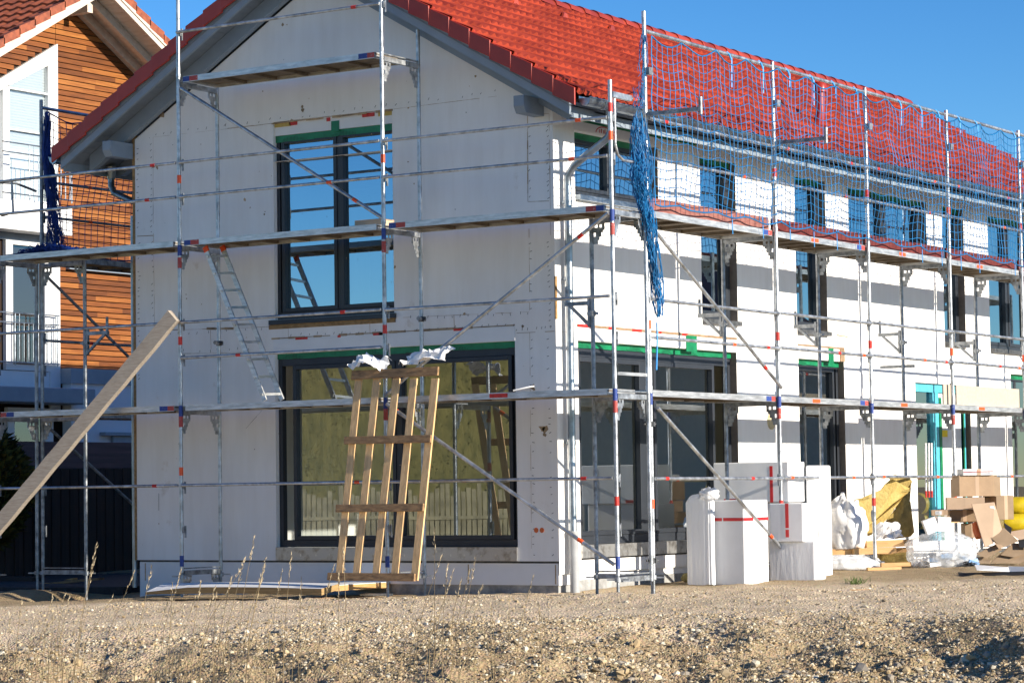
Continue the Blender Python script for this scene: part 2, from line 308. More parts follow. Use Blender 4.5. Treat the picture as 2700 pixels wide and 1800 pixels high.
def soil_mat():
    m, N, L, P = nodes_of('gravelly_soil'); P.inputs['Roughness'].default_value = .95; P.inputs['Specular IOR Level'].default_value = .15
    tc = N.new('ShaderNodeTexCoord')
    n1 = N.new('ShaderNodeTexNoise'); n1.inputs['Scale'].default_value = 1.3; n1.inputs['Detail'].default_value = 10; n1.inputs['Roughness'].default_value = .7
    n2 = N.new('ShaderNodeTexVoronoi'); n2.inputs['Scale'].default_value = 42
    n3 = N.new('ShaderNodeTexNoise'); n3.inputs['Scale'].default_value = 60; n3.inputs['Detail'].default_value = 6
    for q in (n1, n2, n3): L.new(tc.outputs['Object'], q.inputs[0])
    r1 = N.new('ShaderNodeValToRGB'); r1.color_ramp.elements[0].position = .3; r1.color_ramp.elements[1].position = .7
    r1.color_ramp.elements[0].color = (.29, .205, .105, 1); r1.color_ramp.elements[1].color = (.46, .345, .20, 1); L.new(n1.outputs[0], r1.inputs[0])
    r0 = r1; at_ = N.new('ShaderNodeAttribute'); at_.attribute_name = 'dust'; dm = N.new('ShaderNodeMix'); dm.data_type = 'RGBA'; dm.inputs[7].default_value = (.74, .58, .39, 1); L.new(at_.outputs['Fac'], dm.inputs[0]); L.new(r0.outputs[0], dm.inputs[6])
    class _o: outputs = [dm.outputs[2]]
    r1 = _o
    mx = N.new('ShaderNodeMix'); mx.data_type = 'RGBA'; mx.blend_type = 'OVERLAY'; mx.inputs[0].default_value = .35
    L.new(r1.outputs[0], mx.inputs[6]); L.new(n2.outputs['Color'], mx.inputs[7])
    hs = N.new('ShaderNodeHueSaturation'); hs.inputs['Saturation'].default_value = .8; L.new(mx.outputs[2], hs.inputs['Color'])
    mx2 = N.new('ShaderNodeMix'); mx2.data_type = 'RGBA'; mx2.inputs[0].default_value = .7; L.new(hs.outputs[0], mx2.inputs[6]); L.new(r1.outputs[0], mx2.inputs[7])
    L.new(mx2.outputs[2], P.inputs['Base Color'])
    ad = N.new('ShaderNodeMath'); ad.operation = 'ADD'; L.new(n3.outputs[0], ad.inputs[0]); L.new(n2.outputs['Distance'], ad.inputs[1])
    bp = N.new('ShaderNodeBump'); bp.inputs['Strength'].default_value = .8; bp.inputs['Distance'].default_value = .02; L.new(ad.outputs[0], bp.inputs['Height']); L.new(bp.outputs[0], P.inputs['Normal'])
    return m
mSoil = soil_mat()
g = np_mesh('ground', np.stack([X_, Y_, Z_], -1).reshape(-1, 3), F_, mSoil, True); tag(g, kind='structure')
# dry dust lies on the trodden strip before the house
_s, _t = st_of(X_, Y_); _d = sstep(23.0, 25.0, _s+1.3*lattice_noise(X_*.8, Y_*.8, 61)+.7*lattice_noise(X_*4, Y_*4, 62))*(1-sstep(29.5, 31, _s))
_a = g.data.attributes.new('dust', 'FLOAT', 'POINT'); _a.data.foreach_set('value', (np.clip(_d*(.75+.5*lattice_noise(X_*2.3, Y_*2.3, 63)), 0, 1)).astype(np.float32).ravel())

# loose stones, one cloud of gravel
def stones(name, n, smin, smax, tmin, tmax, rmed, rsig, rmax, seed, dens=None):
    rg = np.random.default_rng(seed)
    s = rg.uniform(smin, smax, n*3); t = rg.uniform(tmin, tmax, n*3)
    x = CAM[0]+s*H2[0]+t*R2[0]; y = CAM[1]+s*H2[1]+t*R2[1]
    keep = rg.random(n*3) < np.clip(.25+1.5*(lattice_noise(x*1.4+7, y*1.4, 21)+.45), 0.05, 1)
    s, t, x, y = [q[keep][:n] for q in (s, t, x, y)]; n = len(x)
    r = np.clip(rmed*np.exp(rg.normal(0, rsig, n)), .004, rmax); z = gh(x, y)+r*.18
    ph = (1+5**.5)/2
    iv = np.array([(-1, ph, 0), (1, ph, 0), (-1, -ph, 0), (1, -ph, 0), (0, -1, ph), (0, 1, ph), (0, -1, -ph), (0, 1, -ph), (ph, 0, -1), (ph, 0, 1), (-ph, 0, -1), (-ph, 0, 1)])/1.9
    fv = np.array([(0, 11, 5), (0, 5, 1), (0, 1, 7), (0, 7, 10), (0, 10, 11), (1, 5, 9), (5, 11, 4), (11, 10, 2), (10, 7, 6), (7, 1, 8), (3, 9, 4), (3, 4, 2), (3, 2, 6), (3, 6, 8), (3, 8, 9), (4, 9, 5), (2, 4, 11), (6, 2, 10), (8, 6, 7), (9, 8, 1)])
    V = iv[None]*(1+rg.uniform(-.28, .28, (n, 12, 1)))*np.stack([rg.uniform(.7, 1.35, n), rg.uniform(.7, 1.35, n), rg.uniform(.45, .95, n)], -1)[:, None, :]
    a = rg.uniform(0, 6.283, n); c, q = np.cos(a)[:, None], np.sin(a)[:, None]; V = np.stack([V[:, :, 0]*c-V[:, :, 1]*q, V[:, :, 0]*q+V[:, :, 1]*c, V[:, :, 2]], -1)
    a = rg.normal(0, .4, n); c, q = np.cos(a)[:, None], np.sin(a)[:, None]; V = np.stack([V[:, :, 0], V[:, :, 1]*c-V[:, :, 2]*q, V[:, :, 1]*q+V[:, :, 2]*c], -1)
    V = V*r[:, None, None]+np.stack([x, y, z], -1)[:, None, :]
    pal = np.array([(.56, .44, .27), (.46, .34, .19), (.66, .56, .39), (.38, .33, .26), (.50, .38, .22), (.74, .66, .50), (.28, .22, .14)])
    cc = pal[rg.integers(0, len(pal), n)]*rg.uniform(.62, 1.05, (n, 1))
    F = (fv[None]+(np.arange(n)*12)[:, None, None]).reshape(-1, 3)
    return V.reshape(-1, 3), F, np.repeat(cc, 12, 0)
Vs, Fs, Cs = [], [], []; off = 0
for a in ((34000, 20.6, 24.2, -5.2, 5.4, .0072, .55, .03, 31), (6000, 23.6, 25.2, -5.3, 5.5, .0065, .5, .026, 35), (420, 20.6, 24.2, -5.2, 5.4, .021, .4, .048, 32), (12000, 24.2, 29.5, -6.2, 6.2, .0055, .55, .024, 33), (5000, 20.6, 22.4, .5, 5.4, .011, .55, .05, 34)):
    v, f, c = stones('g', *a); Vs.append(v); Fs.append(f+off); Cs.append(c); off += len(v)
gv = np_mesh('gravel', np.concatenate(Vs), np.concatenate(Fs), attr_mat('gravel_stones', .85), False, np.concatenate(Cs)); tag(gv, 'loose sandy gravel and pebbles strewn over the sloping bank', 'gravel', kind='stuff')

rd = MB(); rd.box((-12.9, 1.35, -.6), (-8.3, 16, -.26)); rd.prism([(-12.9, .9, -.6), (-9.6, 1.0, -.6), (-8.3, 1.35, -.6), (-12.9, 1.35, -.6)], (0, 0, .335))
tag(rd.build('road', mat('asphalt', (.035, .036, .040), .9, var=.3, scale=20, bump=.3, bscale=80)), kind='structure')
# ---------------------------------------------------------------- the house
YG, XW, XL, YB, AX, ZT, TN = .95, -1.345, -7.69, 17.45, -4.70, 7.64, .582
YV, YV2 = .45, 17.9
def zr(x): return ZT-TN*abs(x-AX)
EAVE = 3.96
house = empty('house', (AX, 8, -.3), 'white unplastered house shell with red tiled roof and dark window frames behind scaffolding', 'house')

class Face:      # a wall plane: a along it, d outwards, z up
    def __init__(s, o, a, n): s.o, s.a, s.n = np.array(o, float), np.array(a, float), np.array(n, float)
    def p(s, a, d, z): return s.o+s.a*a+s.n*d+np.array((0, 0, z))
    def box(s, mb, a0, a1, d0, d1, z0, z1, m=0): mb.obox(s.p(a0, d0, z0), s.a*(a1-a0), s.n*(d1-d0), (0, 0, z1-z0), m)
    def quad(s, mb, pts, d, m=0):
        v = [s.p(a, d, z) for a, z in pts]; nn = np.cross(v[1]-v[0], v[2]-v[0])
        mb.add(v if np.dot(nn, s.n) > 0 else v[::-1], [tuple(range(len(v)))], m)
GF = Face((0, YG, 0), (1, 0, 0), (0, -1, 0)); LF = Face((XW, 0, 0), (0, 1, 0), (1, 0, 0))
def ga(u, v): return float(at(u, v, 1, YG)[0])
def gz(u, v): return float(at(u, v, 1, YG)[2])
def la(u, v): return float(at(u, v, 0, XW)[1])
def lz(u, v): return float(at(u, v, 0, XW)[2])

def holed_wall(mb, F, a0, a1, z0, z1, holes, depth=.2, mj=(0, 0, 0, 0)):
    A = sorted({a0, a1} | {h[0] for h in holes} | {h[1] for h in holes}); Zs = sorted({z0, z1} | {h[2] for h in holes} | {h[3] for h in holes})
    for i in range(len(A)-1):
        for j in range(len(Zs)-1):
            ca, cz = (A[i]+A[i+1])/2, (Zs[j]+Zs[j+1])/2
            if any(h[0] < ca < h[1] and h[2] < cz < h[3] for h in holes): continue
            F.quad(mb, [(A[i], Zs[j]), (A[i+1], Zs[j]), (A[i+1], Zs[j+1]), (A[i], Zs[j+1])], 0)
    for h in holes:
        for (p, q, r_, s_), mi in (((h[0], h[2], h[0], h[3]), mj[0]), ((h[1], h[2], h[1], h[3]), mj[1]), ((h[0], h[2], h[1], h[2]), mj[2]), ((h[0], h[3], h[1], h[3]), mj[3])):
            mb.add([F.p(p, 0, q), F.p(r_, 0, s_), F.p(r_, -depth, s_), F.p(p, -depth, q)], [(0, 1, 2, 3)], mi)

uw = (ga(722, 600), ga(1037, 600), 3.045, 5.315); lw = (ga(727, 1200), ga(1362, 1200), .262, 2.635)
gw = MB()
holed_wall(gw, GF, XL, XW, .10, 5.0, [(uw[0], uw[1], uw[2], 5.0), (lw[0], lw[1], .10, lw[3])], .22, (0, 0, 0, 0))
ze = zr(XW)-.43
zl = zr(XL)-.43
for poly in ([(XL, 5.0), (uw[0], 5.0), (uw[0], 5.49), (XL+(5.49-zl)/TN, 5.49), (XL, zl)], [(uw[1], 5.0), (XW, 5.0), (XW, ze), (XW-(5.49-ze)/TN, 5.49), (uw[1], 5.49)], [(XL+(5.49-zl)/TN, 5.49), (XW-(5.49-ze)/TN, 5.49), (AX, zr(AX)-.43)]):
    GF.quad(gw, poly, 0)
for h in ((uw[0], 5.0, uw[0], 5.49), (uw[1], 5.0, uw[1], 5.49), (uw[0], 5.49, uw[1], 5.49)):
    gw.add([GF.p(h[0], 0, h[1]), GF.p(h[2], 0, h[3]), GF.p(h[2], -.22, h[3]), GF.p(h[0], -.22, h[1])], [(0, 1, 2, 3)], 0)
# seams, staples and stains of the insulation boards (slots 1, 2)
def seam(pts, w=.006, m=1):
    for (u0, v0), (u1, v1) in zip(pts[:-1], pts[1:]):
        n = max(1, int(math.hypot(u1-u0, v1-v0)/22)); pv = None
        for i in range(n+1):
            t = i/n; a = ga(u0+(u1-u0)*t, v0+(v1-v0)*t); z = gz(u0+(u1-u0)*t, v0+(v1-v0)*t)
            if pv and random.random() < .86:
                d = np.array((a-pv[0], z-pv[1])); d /= np.linalg.norm(d); q = np.array((-d[1], d[0]))*w*random.uniform(.3, 1.1)/2
                GF.quad(gw, [(pv[0]-q[0], pv[1]-q[1]), (a-q[0], z-q[1]), (a+q[0], z+q[1]), (pv[0]+q[0], pv[1]+q[1])], .002, m)
            pv = (a, z)
def staples(u0, v0, u1, v1, n, ang=None, jit=2):
    for i in range(n):
        t = (i+random.uniform(-.2, .2))/max(1, n-1); u = u0+(u1-u0)*t+random.uniform(-jit, jit); v = v0+(v1-v0)*t+random.uniform(-jit, jit)
        if random.random() < .12: continue
        a, z = ga(u, v), gz(u, v); th = (ang if ang is not None else .6)+random.uniform(-.35, .35); l = random.uniform(.010, .018); q = .0032
        dx, dz = math.cos(th)*l, math.sin(th)*l; px, pz = -math.sin(th)*q, math.cos(th)*q
        GF.quad(gw, [(a-dx-px, z-dz-pz), (a+dx-px, z+dz-pz), (a+dx+px, z+dz+pz), (a-dx+px, z-dz+pz)], .003, 2)
def blot(u, v, r, m=1, k=7):
    a, z = ga(u, v), gz(u, v); GF.quad(gw, [(a+math.cos(6.283*i/k)*r*random.uniform(.4, 1.3), z+math.sin(6.283*i/k)*r*random.uniform(.4, 1.2)) for i in range(k)], .0025, m)
seam([(404, 362), (404, 540), (405, 640), (408, 870)], .005); seam([(404, 362), (716, 327)], .003); seam([(600, 339), (716, 326)], .006); seam([(1038, 288), (1310, 254)], .005)
seam([(362, 623), (404, 621)], .022); seam([(1391, 302), (1392, 532), (1448, 530)], .014); seam([(1391, 304), (1447, 300)], .014); seam([(1448, 300), (1452, 620)], .009)
seam([(1395, 603), (1397, 818)], .006); seam([(1397, 876), (1402, 1468)], .005); seam([(412, 872), (470, 869)], .01); seam([(486, 869), (722, 861)], .006); seam([(545, 866), (616, 866)], .03)
seam([(480, 932), (716, 928)], .006); seam([(760, 860), (761, 892)], .007); seam([(975, 846), (976, 880)], .008); seam([(1197, 830), (1198, 862)], .008); seam([(1217, 830), (1217, 856)], .02); seam([(555, 870), (557, 920)], .007)
seam([(1362, 878), (1462, 873)], .008); seam([(1040, 838), (1395, 822)], .005); seam([(716, 893), (1358, 857)], .028); seam([(716, 327), (1036, 290)], .03)
staples(364, 395, 364, 600, 16, .3); staples(366, 640, 368, 1000, 26, .3); staples(400, 380, 400, 615, 15, .5); staples(402, 640, 404, 860, 15, .4)
staples(600, 330, 1300, 243, 26, 1.0, 4); staples(410, 355, 590, 330, 9, .9); staples(1443, 320, 1447, 520, 15, .6); staples(1396, 340, 1398, 520, 9, .6)
staples(1398, 640, 1399, 810, 9, .1); staples(1446, 640, 1450, 860, 16, .6); staples(760, 850, 1390, 826, 30, 1.6, 3); staples(770, 884, 1355, 856, 28, 1.2, 3); staples(420, 880, 720, 868, 13, 1.5, 3); staples(480, 925, 700, 918, 10, 1.5, 3)
staples(1404, 1050, 1408, 1460, 19, .05); staples(1449, 1050, 1458, 1465, 19, .25); staples(1402, 890, 1404, 1020, 6, .5); staples(1444, 890, 1447, 1020, 6, .5); staples(1365, 868, 1450, 862, 8, 1.2)
for q in ((800, 290, .03), (797, 282, .02), (770, 318, .025), (746, 65, .022), (757, 66, .012), (646, 526, .025), (660, 547, .014), (697, 565, .016), (699, 558, .01), (1077, 285, .018), (1076, 427, .014), (1082, 462, .012), (1092, 485, .012), (1254, 201, .02), (405, 440, .03), (415, 443, .025), (420, 300, .05), (429, 303, .05), (815, 260, .008), (693, 241, .01), (491, 776, .008), (492, 787, .012), (1041, 704, .02), (1436, 1132, .055), (1431, 1128, .05), (1437, 1146, .03), (419, 1380, .010), (1405, 1018, .035), (1408, 1026, .03), (1378, 860, .02), (1225, 826, .02)): blot(*q)
for i in range(60): blot(random.uniform(370, 1440), random.uniform(150, 1450), random.uniform(.003, .009), 2 if i % 3 else 1, 5)
seam([(419, 1300), (419, 1345)], .006, 2); seam([(419, 1345), (419, 1375)], .02); seam([(692, 1080), (648, 1130)], .004, 2)
o = gw.build('gable_wall', [mEps, mSeam, mStaple], house)

hl = lambda u0, u1, v, z0, z1: (la(u0, v), la(u1, v), z0, z1)
LW = [hl(1516, 1735, 480, 4.33, 5.08), hl(1847.5, 1941, 600, 3.03, 5.08), hl(2098.5, 2179, 700, 3.01, 5.08), hl(2237, 2442, 570, 4.33, 5.08), hl(2487.5, 2543.5, 750, 3.03, 5.08), (la(2608, 780), la(2608, 780)+1.9, 3.0, 5.08), (15.9, 16.7, 3.03, 5.08)]
LD = [hl(1526, 1944, 1050, .10, 2.635), hl(2106, 2226, 1000, .10, 2.62), hl(2413, 2557, 1012, -.05, 2.40), (14.3, 15.9, .1, 2.63)]
sw = MB(); holed_wall(sw, LF, YG, YB, .10, ze+.02, LW+LD, .22, (0, 3, 0, 0))
def lseam(pts, w=.008, m=1):
    for (u0, v0), (u1, v1) in zip(pts[:-1], pts[1:]):
        a, z, b, y = la(u0, v0), lz(u0, v0), la(u1, v1), lz(u1, v1); n = max(1, int(math.hypot(b-a, y-z)/.35))
        for i in range(n):
            if random.random() < .1: continue
            p0, p1 = np.array((a+(b-a)*i/n, z+(y-z)*i/n)), np.array((a+(b-a)*(i+1)/n, z+(y-z)*(i+1)/n)); d = (p1-p0)/np.linalg.norm(p1-p0); q = np.array((-d[1], d[0]))*w*random.uniform(.35, 1)/2
            LF.quad(sw, [p0-q, p1-q, p1+q, p0+q], .002, m)
lseam([(1950, 888), (2106, 900)], .005); lseam([(1700, 842), (1950, 855)], .004); lseam([(2283, 880), (2283, 940)], .006); lseam([(2385, 985), (2390, 1060)], .006); lseam([(2393, 1100), (2396, 1440)], .008); lseam([(2476, 840), (2476, 960)], .008); lseam([(1464, 873), (1520, 876)], .006)
lseam([(2200, 790), (2200, 840)], .004, 2); lseam([(2078, 780), (2078, 800)], .006, 2); lseam([(1634, 717), (1632, 745)], .008, 2); lseam([(2463, 748), (2463, 800)], .006, 2)
lseam([(2205, 883), (2235, 888)], .03); lseam([(2390, 955), (2405, 975)], .03); lseam([(1480, 1268), (1480, 1290)], .008)
sw.build('side_wall', [mEps, mSeam, mStaple, mJamb], house)

# corner filler of wood fibre, left edge strip, plinth and base
mb = MB(); mb.box((XW-.008, YG-.006, 2.86), (XW+.006, YG+.035, 3.35)); mb.cut(); mb.box((XL-.05, YG+.004, .1), (XL, YG+.05, 5.9)); mb.build('edge_strip', mFibre, house)
pl = MB(); pl.box((XL+.015, YG+.03, -.40), (ga(743, 1500), YG+.3, .075)); pl.box((ga(743, 1500), YG+.03, -.175), (XW-.03, YG+.3, .075)); pl.box((XW-.33, YG+.305, -.13), (XW-.028, YB, .085))
for u in (1230, 1460, 378): pl.box((ga(u, 1500), YG+.027, -.16), (ga(u+2.5, 1500), YG+.03, .06), 1)
pl.build('plinth_insulation', [mWhitePanel, mSeam], house)
pb = MB(); pb.box((ga(743, 1500), YG+.05, -1.2), (XW-.05, YG+.32, -.177)); pb.cut(); pb.box((XW-.36, YG+.325, -1.2), (XW-.018, YB, -.132)); pb.cut(); pb.box((XL, YG+.32, -1.2), (XL+.3, YB, .09)); pb.build('concrete_base', mConcrete, house)
gp = MB(); gp.box((XL, YG+.05, .075), (XW-.05, YG+.3, .1)); gp.build('plinth_joint', mDark, house)
# closed shell: rear and far walls, floors, partitions
sh = MB(); sh.box((XL, YG+.22, -.2), (XL+.3, YB, zl)); sh.cut(); sh.box((XL+.3, YB-.3, -.2), (XW-.22, YB, zl)); sh.prism([(XL+.02, YB-.25, zl), (XW-.02, YB-.25, ze), (AX, YB-.25, zr(AX)-.45)], (0, .25, 0)); sh.build('shell_wall', mEps, house)
fl = MB(); fl.box((XL+.3, YG+.22, .0), (XW-.22, YB-.3, .10)); fl.cut(); fl.box((XL+.3, YG+.235, 2.72), (XW-.235, YB-.3, 2.98)); fl.cut(); fl.box((XL+.3, YG+.235, 5.12), (XW-.235, YB-.3, 5.2)); fl.build('floor_slab', mFloorIn, house)
pt = MB(); pt.box((XL+.3, 6.05, .1), (XW-.235, 6.2, 2.72)); pt.cut(); pt.box((XL+.3, 5.6, 2.98), (XW-.235, 5.75, 5.12)); pt.build('partition_wall', mRoom, house)
pt = MB(); pt.box((-4.9, 6.2, .1), (-4.75, YB-.3, 2.72)); pt.cut(); pt.box((-4.9, 5.75, 2.98), (-4.75, YB-.3, 5.12)); pt.cut(); pt.box((XL+.3, 10.6, .1), (XW-.9, 10.75, 2.72)); pt.cut(); pt.box((-4.74, 13.0, .1), (XW-.235, 13.1, 2.72)); pt.build('partition_wall', mDimIn, house)  # dark colour stands in for dim rooms; last wall hides the lit end

# windows
def window(F, a0, a1, z0, z1, panes, rec=.075, fw=.075, glass=None, tape=None, head=0., bot=.075, sash=.045, sillm=None, jambm=None, fmat=None):
    glass = glass or mGlass; fmat = fmat or mAnthr; mb = MB(); d1, d0 = -rec, -rec-.08
    F.box(mb, a0, a0+fw, d0, d1, z0, z1); F.box(mb, a1-fw, a1, d0, d1, z0, z1)
    F.box(mb, a0+fw, a1-fw, d0, d1, z1-fw-head, z1); F.box(mb, a0+fw, a1-fw, d0, d1, z0, z0+bot)
    holes = []
    for k, (p, q) in enumerate(panes):       # sash bars around each pane
        F.box(mb, p-sash, p, d0+.012, d1+.012, z0+bot+.001, z1-fw-head-.001); F.box(mb, q, q+sash, d0+.012, d1+.012, z0+bot+.001, z1-fw-head-.001)
        F.box(mb, p, q, d0+.012, d1+.012, z0+bot+.001, z0+bot+sash); F.box(mb, p, q, d0+.012, d1+.012, z1-fw-head-sash, z1-fw-head-.001)
        holes.append((p, q, z0+bot+sash, z1-fw-head-sash))
    for k in range(len(panes)-1):
        p, q = panes[k][1]+sash, panes[k+1][0]-sash
        if q-p > .004: F.box(mb, p, q, d0, d1, z0+bot, z1-fw-head)
    w = mb.build('window', fmat, house, bevel=.004)
    for p, q, s_, t_ in holes:
        g_ = MB(); F.quad(g_, [(p, s_), (q, s_), (q, t_), (p, t_)], d0+.035); g_.build('pane', glass, w)
    if tape:
        t = MB(); n = max(2, int((a1-a0)/.12))
        for i in range(n):
            zz = tape+random.uniform(-.008, .008); F.box(t, a0+.004+(a1-a0-.008)*i/n, a0+.004+(a1-a0-.008)*(i+1)/n-.0005, d1+.014, d1+.014+.003, z1-.075+random.uniform(-.004, .004), z1+.004, 0)
        x = a0+.1
        while x < a1-.5:
            L_ = random.uniform(.25, .4); k = int(L_/.022)
            for i in range(k):
                h_ = .055*math.sin(math.pi*(i+1)/(k+1))**.5*random.uniform(.6, 1); F.box(t, x+i*.022, x+i*.022+.006, d1+.0175, d1+.0185, z1-.07, z1-.07+h_, 1)
            x += L_+random.uniform(.35, .9)
        t.build('tape', [mGreen, mGreenMark], w)
    if sillm:
        s = MB(); m_, zlo, out = sillm; F.box(s, a0+.002, a1-.002, -rec-.02, out, zlo, z0-.002)
        if m_ is mSillZ:
            x = a0+.12
            while x < a1-.1: F.box(s, x, x+.03, out, out+.004, zlo+.05, zlo+.075); x += random.uniform(.18, .26)
        s.build('sill', m_, w)
    return w
P_ = lambda us, v, fn: [(fn(p, v), fn(q, v)) for p, q in us]
w_up = window(GF, uw[0], uw[1], uw[2], uw[3], P_([(744, 873), (899, 1030)], 600, ga), rec=.065, fw=.05, glass=mGlassSky, tape=True, bot=.09, sash=.05)
w_lo = window(GF, lw[0], lw[1], lw[2], lw[3], P_([(775, 1028), (1054, 1336)], 1200, ga), rec=.065, fw=.06, glass=mGlass, tape=True, head=.10, bot=.085, sash=.05, sillm=(mSillZ, .102, .02))
mb = MB(); GF.box(mb, uw[0]-.07, uw[1]+.03, -.07, .035, 2.985, 3.04); mb.build('window_sill', mAnthr, house); mb = MB(); GF.box(mb, uw[0]-.09, uw[1]+.02, -.05, .006, 2.93, 2.983); mb.build('sill_board', mFibre, house)
mb = MB(); GF.box(mb, uw[0]+.003, uw[1]-.003, -.15, -.03, uw[3]+.006, 5.485); mb.cut(); GF.box(mb, lw[0]-.02, lw[1]+.002, 0.001, .006, lw[3]+.006, 2.80)
mb.build('lintel_panel', mWhitePanel, house)
mb = MB()
for q in ((718, 730, 327, mWool), ): pass
GF.box(mb, uw[0]+.01, uw[0]+.26, -.028, -.02, 5.425, 5.48, 0); mb.cut(); GF.box(mb, uw[1]-.22, uw[1]-.01, -.028, -.02, 5.42, 5.48, 0); mb.build('foam_strip', mWool, house)
mb = MB()
for u0, u1, v in ((952, 984, 300), (760, 780, 322), (858, 867, 312)): GF.box(mb, ga(u0, v), ga(u1, v), -.029, -.02, 5.43, 5.475); mb.cut()
for u0, u1, v in ((780, 812, 889), (891, 899, 883), (985, 1012, 878), (1000, 1020, 875), (1197, 1228, 867)): GF.box(mb, ga(u0, v), ga(u1, v), .006, .010, 2.786, 2.812); mb.cut()
for u0, u1 in ((1522, 1560), (1603, 1611), (1665, 1690), (1736, 1742), (1797, 1810)): LF.box(mb, la(u0, 865), la(u1, 865), .0095, .012, 2.79, 2.825); mb.cut()
mb.build('red_foam_strip', mRedTape, house)
t = MB(); GF.box(t, ga(870, 340), ga(891, 340), -.028, -.024, uw[3]-.02, uw[3]+.11); t.build('tape_patch', mGreen, house)
# long side
for i, (a0, a1, z0, z1) in enumerate(LW):
    w_ = a1-a0
    pan = [(a0+.12, a1-.14)] if w_ < 1.3 else [(a0+.12, a0+w_*.5-.09), (a0+w_*.5+.09, a1-.14)]
    window(LF, a0, a1-.012, z0, z1, pan, rec=.10, fw=.06, glass=mGlassSky, tape=True, bot=.07, sash=.05, sillm=(mDark if z0 < 3.5 else mZinc, z0-.06, .07))
d1 = window(LF, LD[0][0], LD[0][1]-.012, .272, 2.635, [(la(1548, 1150), la(1703, 1150)), (la(1747, 1150), la(1895, 1150))], rec=.09, fw=.06, tape=True, head=.12, bot=.10, sash=.055, sillm=(mSillZ, .12, .025))
d2 = window(LF, LD[1][0], LD[1][1]-.012, .272, 2.62, [(LD[1][0]+.12, LD[1][1]-.20)], rec=.09, fw=.06, tape=True, head=.04, bot=.10, sash=.05, sillm=(mSillZ, .12, .025))
d4 = window(LF, LD[3][0], LD[3][1]-.012, .272, 2.63, [(LD[3][0]+.12, LD[3][1]-.15)], rec=.09, fw=.06, tape=True)
dd = LD[2]; mb = MB()
LF.box(mb, dd[0], dd[0]+.07, -.16, -.06, dd[2], dd[3]); LF.box(mb, dd[0]+.07, dd[1], -.16, -.06, dd[3]-.13, dd[3]); LF.box(mb, la(2470, 1100), la(2485, 1100), -.16, -.055, dd[2], dd[3]-.13); LF.box(mb, dd[1]-.16, dd[1]-.08, -.16, -.05, dd[2], dd[3]-.13); LF.box(mb, dd[0]+.07, dd[1]-.2, -.16, -.065, dd[2], .05+dd[2])
door = mb.build('door', mCyan, house, bevel=.006)
mb = MB(); LF.quad(mb, [(dd[0]+.07, dd[2]+.05), (la(2470, 1100), dd[2]+.05), (la(2470, 1100), dd[3]-.13), (dd[0]+.07, dd[3]-.13)], -.11); mb.build('pane', mGlass, door)
mb = MB(); a_, b_ = la(2486, 1100), dd[1]-.165; LF.box(mb, a_, b_, -.13, -.09, dd[2], dd[3]-.14); mb.build('paper_cover', mPaper, door)
mb = MB(); LF.box(mb, a_+.02, a_+.35, -.088, -.084, 1.62, 1.72); mb.build('sticker', mYellow, door)
mb = MB(); LF.box(mb, b_+.005, b_+.03, -.085, -.045, dd[2], dd[3]-.14); mb.cut(); LF.box(mb, la(2486, 1100), la(2492, 1100), -.085, -.052, dd[2], dd[3]-.2); mb.build('tape', mGreen, door)
mb = MB()
LF.box(mb, LD[0][0]-.02, LD[0][1]-.02, .001, .006, 2.642, 2.79); mb.cut(); LF.box(mb, LD[1][0]-.01, LD[1][1]-.16, .001, .006, 2.63, 2.785); mb.cut(); LF.box(mb, LW[0][0]-.02, LW[0][1]+.01, .001, .006, 5.09, 5.22)
mb.build('lintel_panel', mWhitePanel, house)
mb = MB(); LF.box(mb, LD[0][0]-.02, LD[0][1]+.01, .002, .009, 2.795, 2.825); mb.cut(); LF.box(mb, LD[1][0]-.01, LD[1][1]+.01, .002, .009, 2.79, 2.815); mb.cut(); LF.box(mb, LD[1][1]-.13, LD[1][1]+.01, .002, .014, 2.62, 2.788); mb.build('lintel_strip', mTan, house)
mb = MB(); LF.box(mb, la(1807, 895), la(1835, 895), .008, .014, 2.60, 2.80); mb.cut(); LF.box(mb, la(2183, 930), la(2196, 930), .008, .014, 2.58, 2.79); mb.cut(); LF.box(mb, la(1500, 310), la(1500, 310)+3, .0065, .010, 5.195, 5.235); mb.build('tape_patch', mGreen, house)
# red stamp on the lintel panel above the corner window: an arc over short strokes
mb = MB(); ca, cz, rr = la(1593, 350), 5.105, .16
for i in range(14):
    t0, t1 = math.pi*i/14, math.pi*(i+1)/14
    LF.quad(mb, [(ca+math.cos(t0)*rr*1.3, cz+math.sin(t0)*rr*.55), (ca+math.cos(t1)*rr*1.3, cz+math.sin(t1)*rr*.55), (ca+math.cos(t1)*rr*1.2, cz+math.sin(t1)*rr*.47), (ca+math.cos(t0)*rr*1.2, cz+math.sin(t0)*rr*.47)], .008)
for k, x in enumerate((-.12, -.08, -.03, .0, .05, .09)): LF.box(mb, ca+x, ca+x+.014, .007, .009, cz+.005, cz+.045+.01*(k % 2))
mb.build('red_stamp', mRedTape, house)
mb = MB()
for du in (0, 15): mb.tube([GF.p(ga(1414+du, 1397), .004, gz(1414+du, 1397)), GF.p(ga(1414+du, 1397), -.0, gz(1414+du, 1397))], .03, 12); mb.cut()
mb.build('socket_box', mOrangePipe, house)
mb = MB(); mb.tube([LF.p(la(2033, 1110), .001, lz(2033, 1110)), LF.p(la(2033, 1110), .01, lz(2033, 1110))], .11, 20); mb.build('wall_duct', mat('duct_foam', (.55, .47, .28), .9, var=.3, scale=12), house)

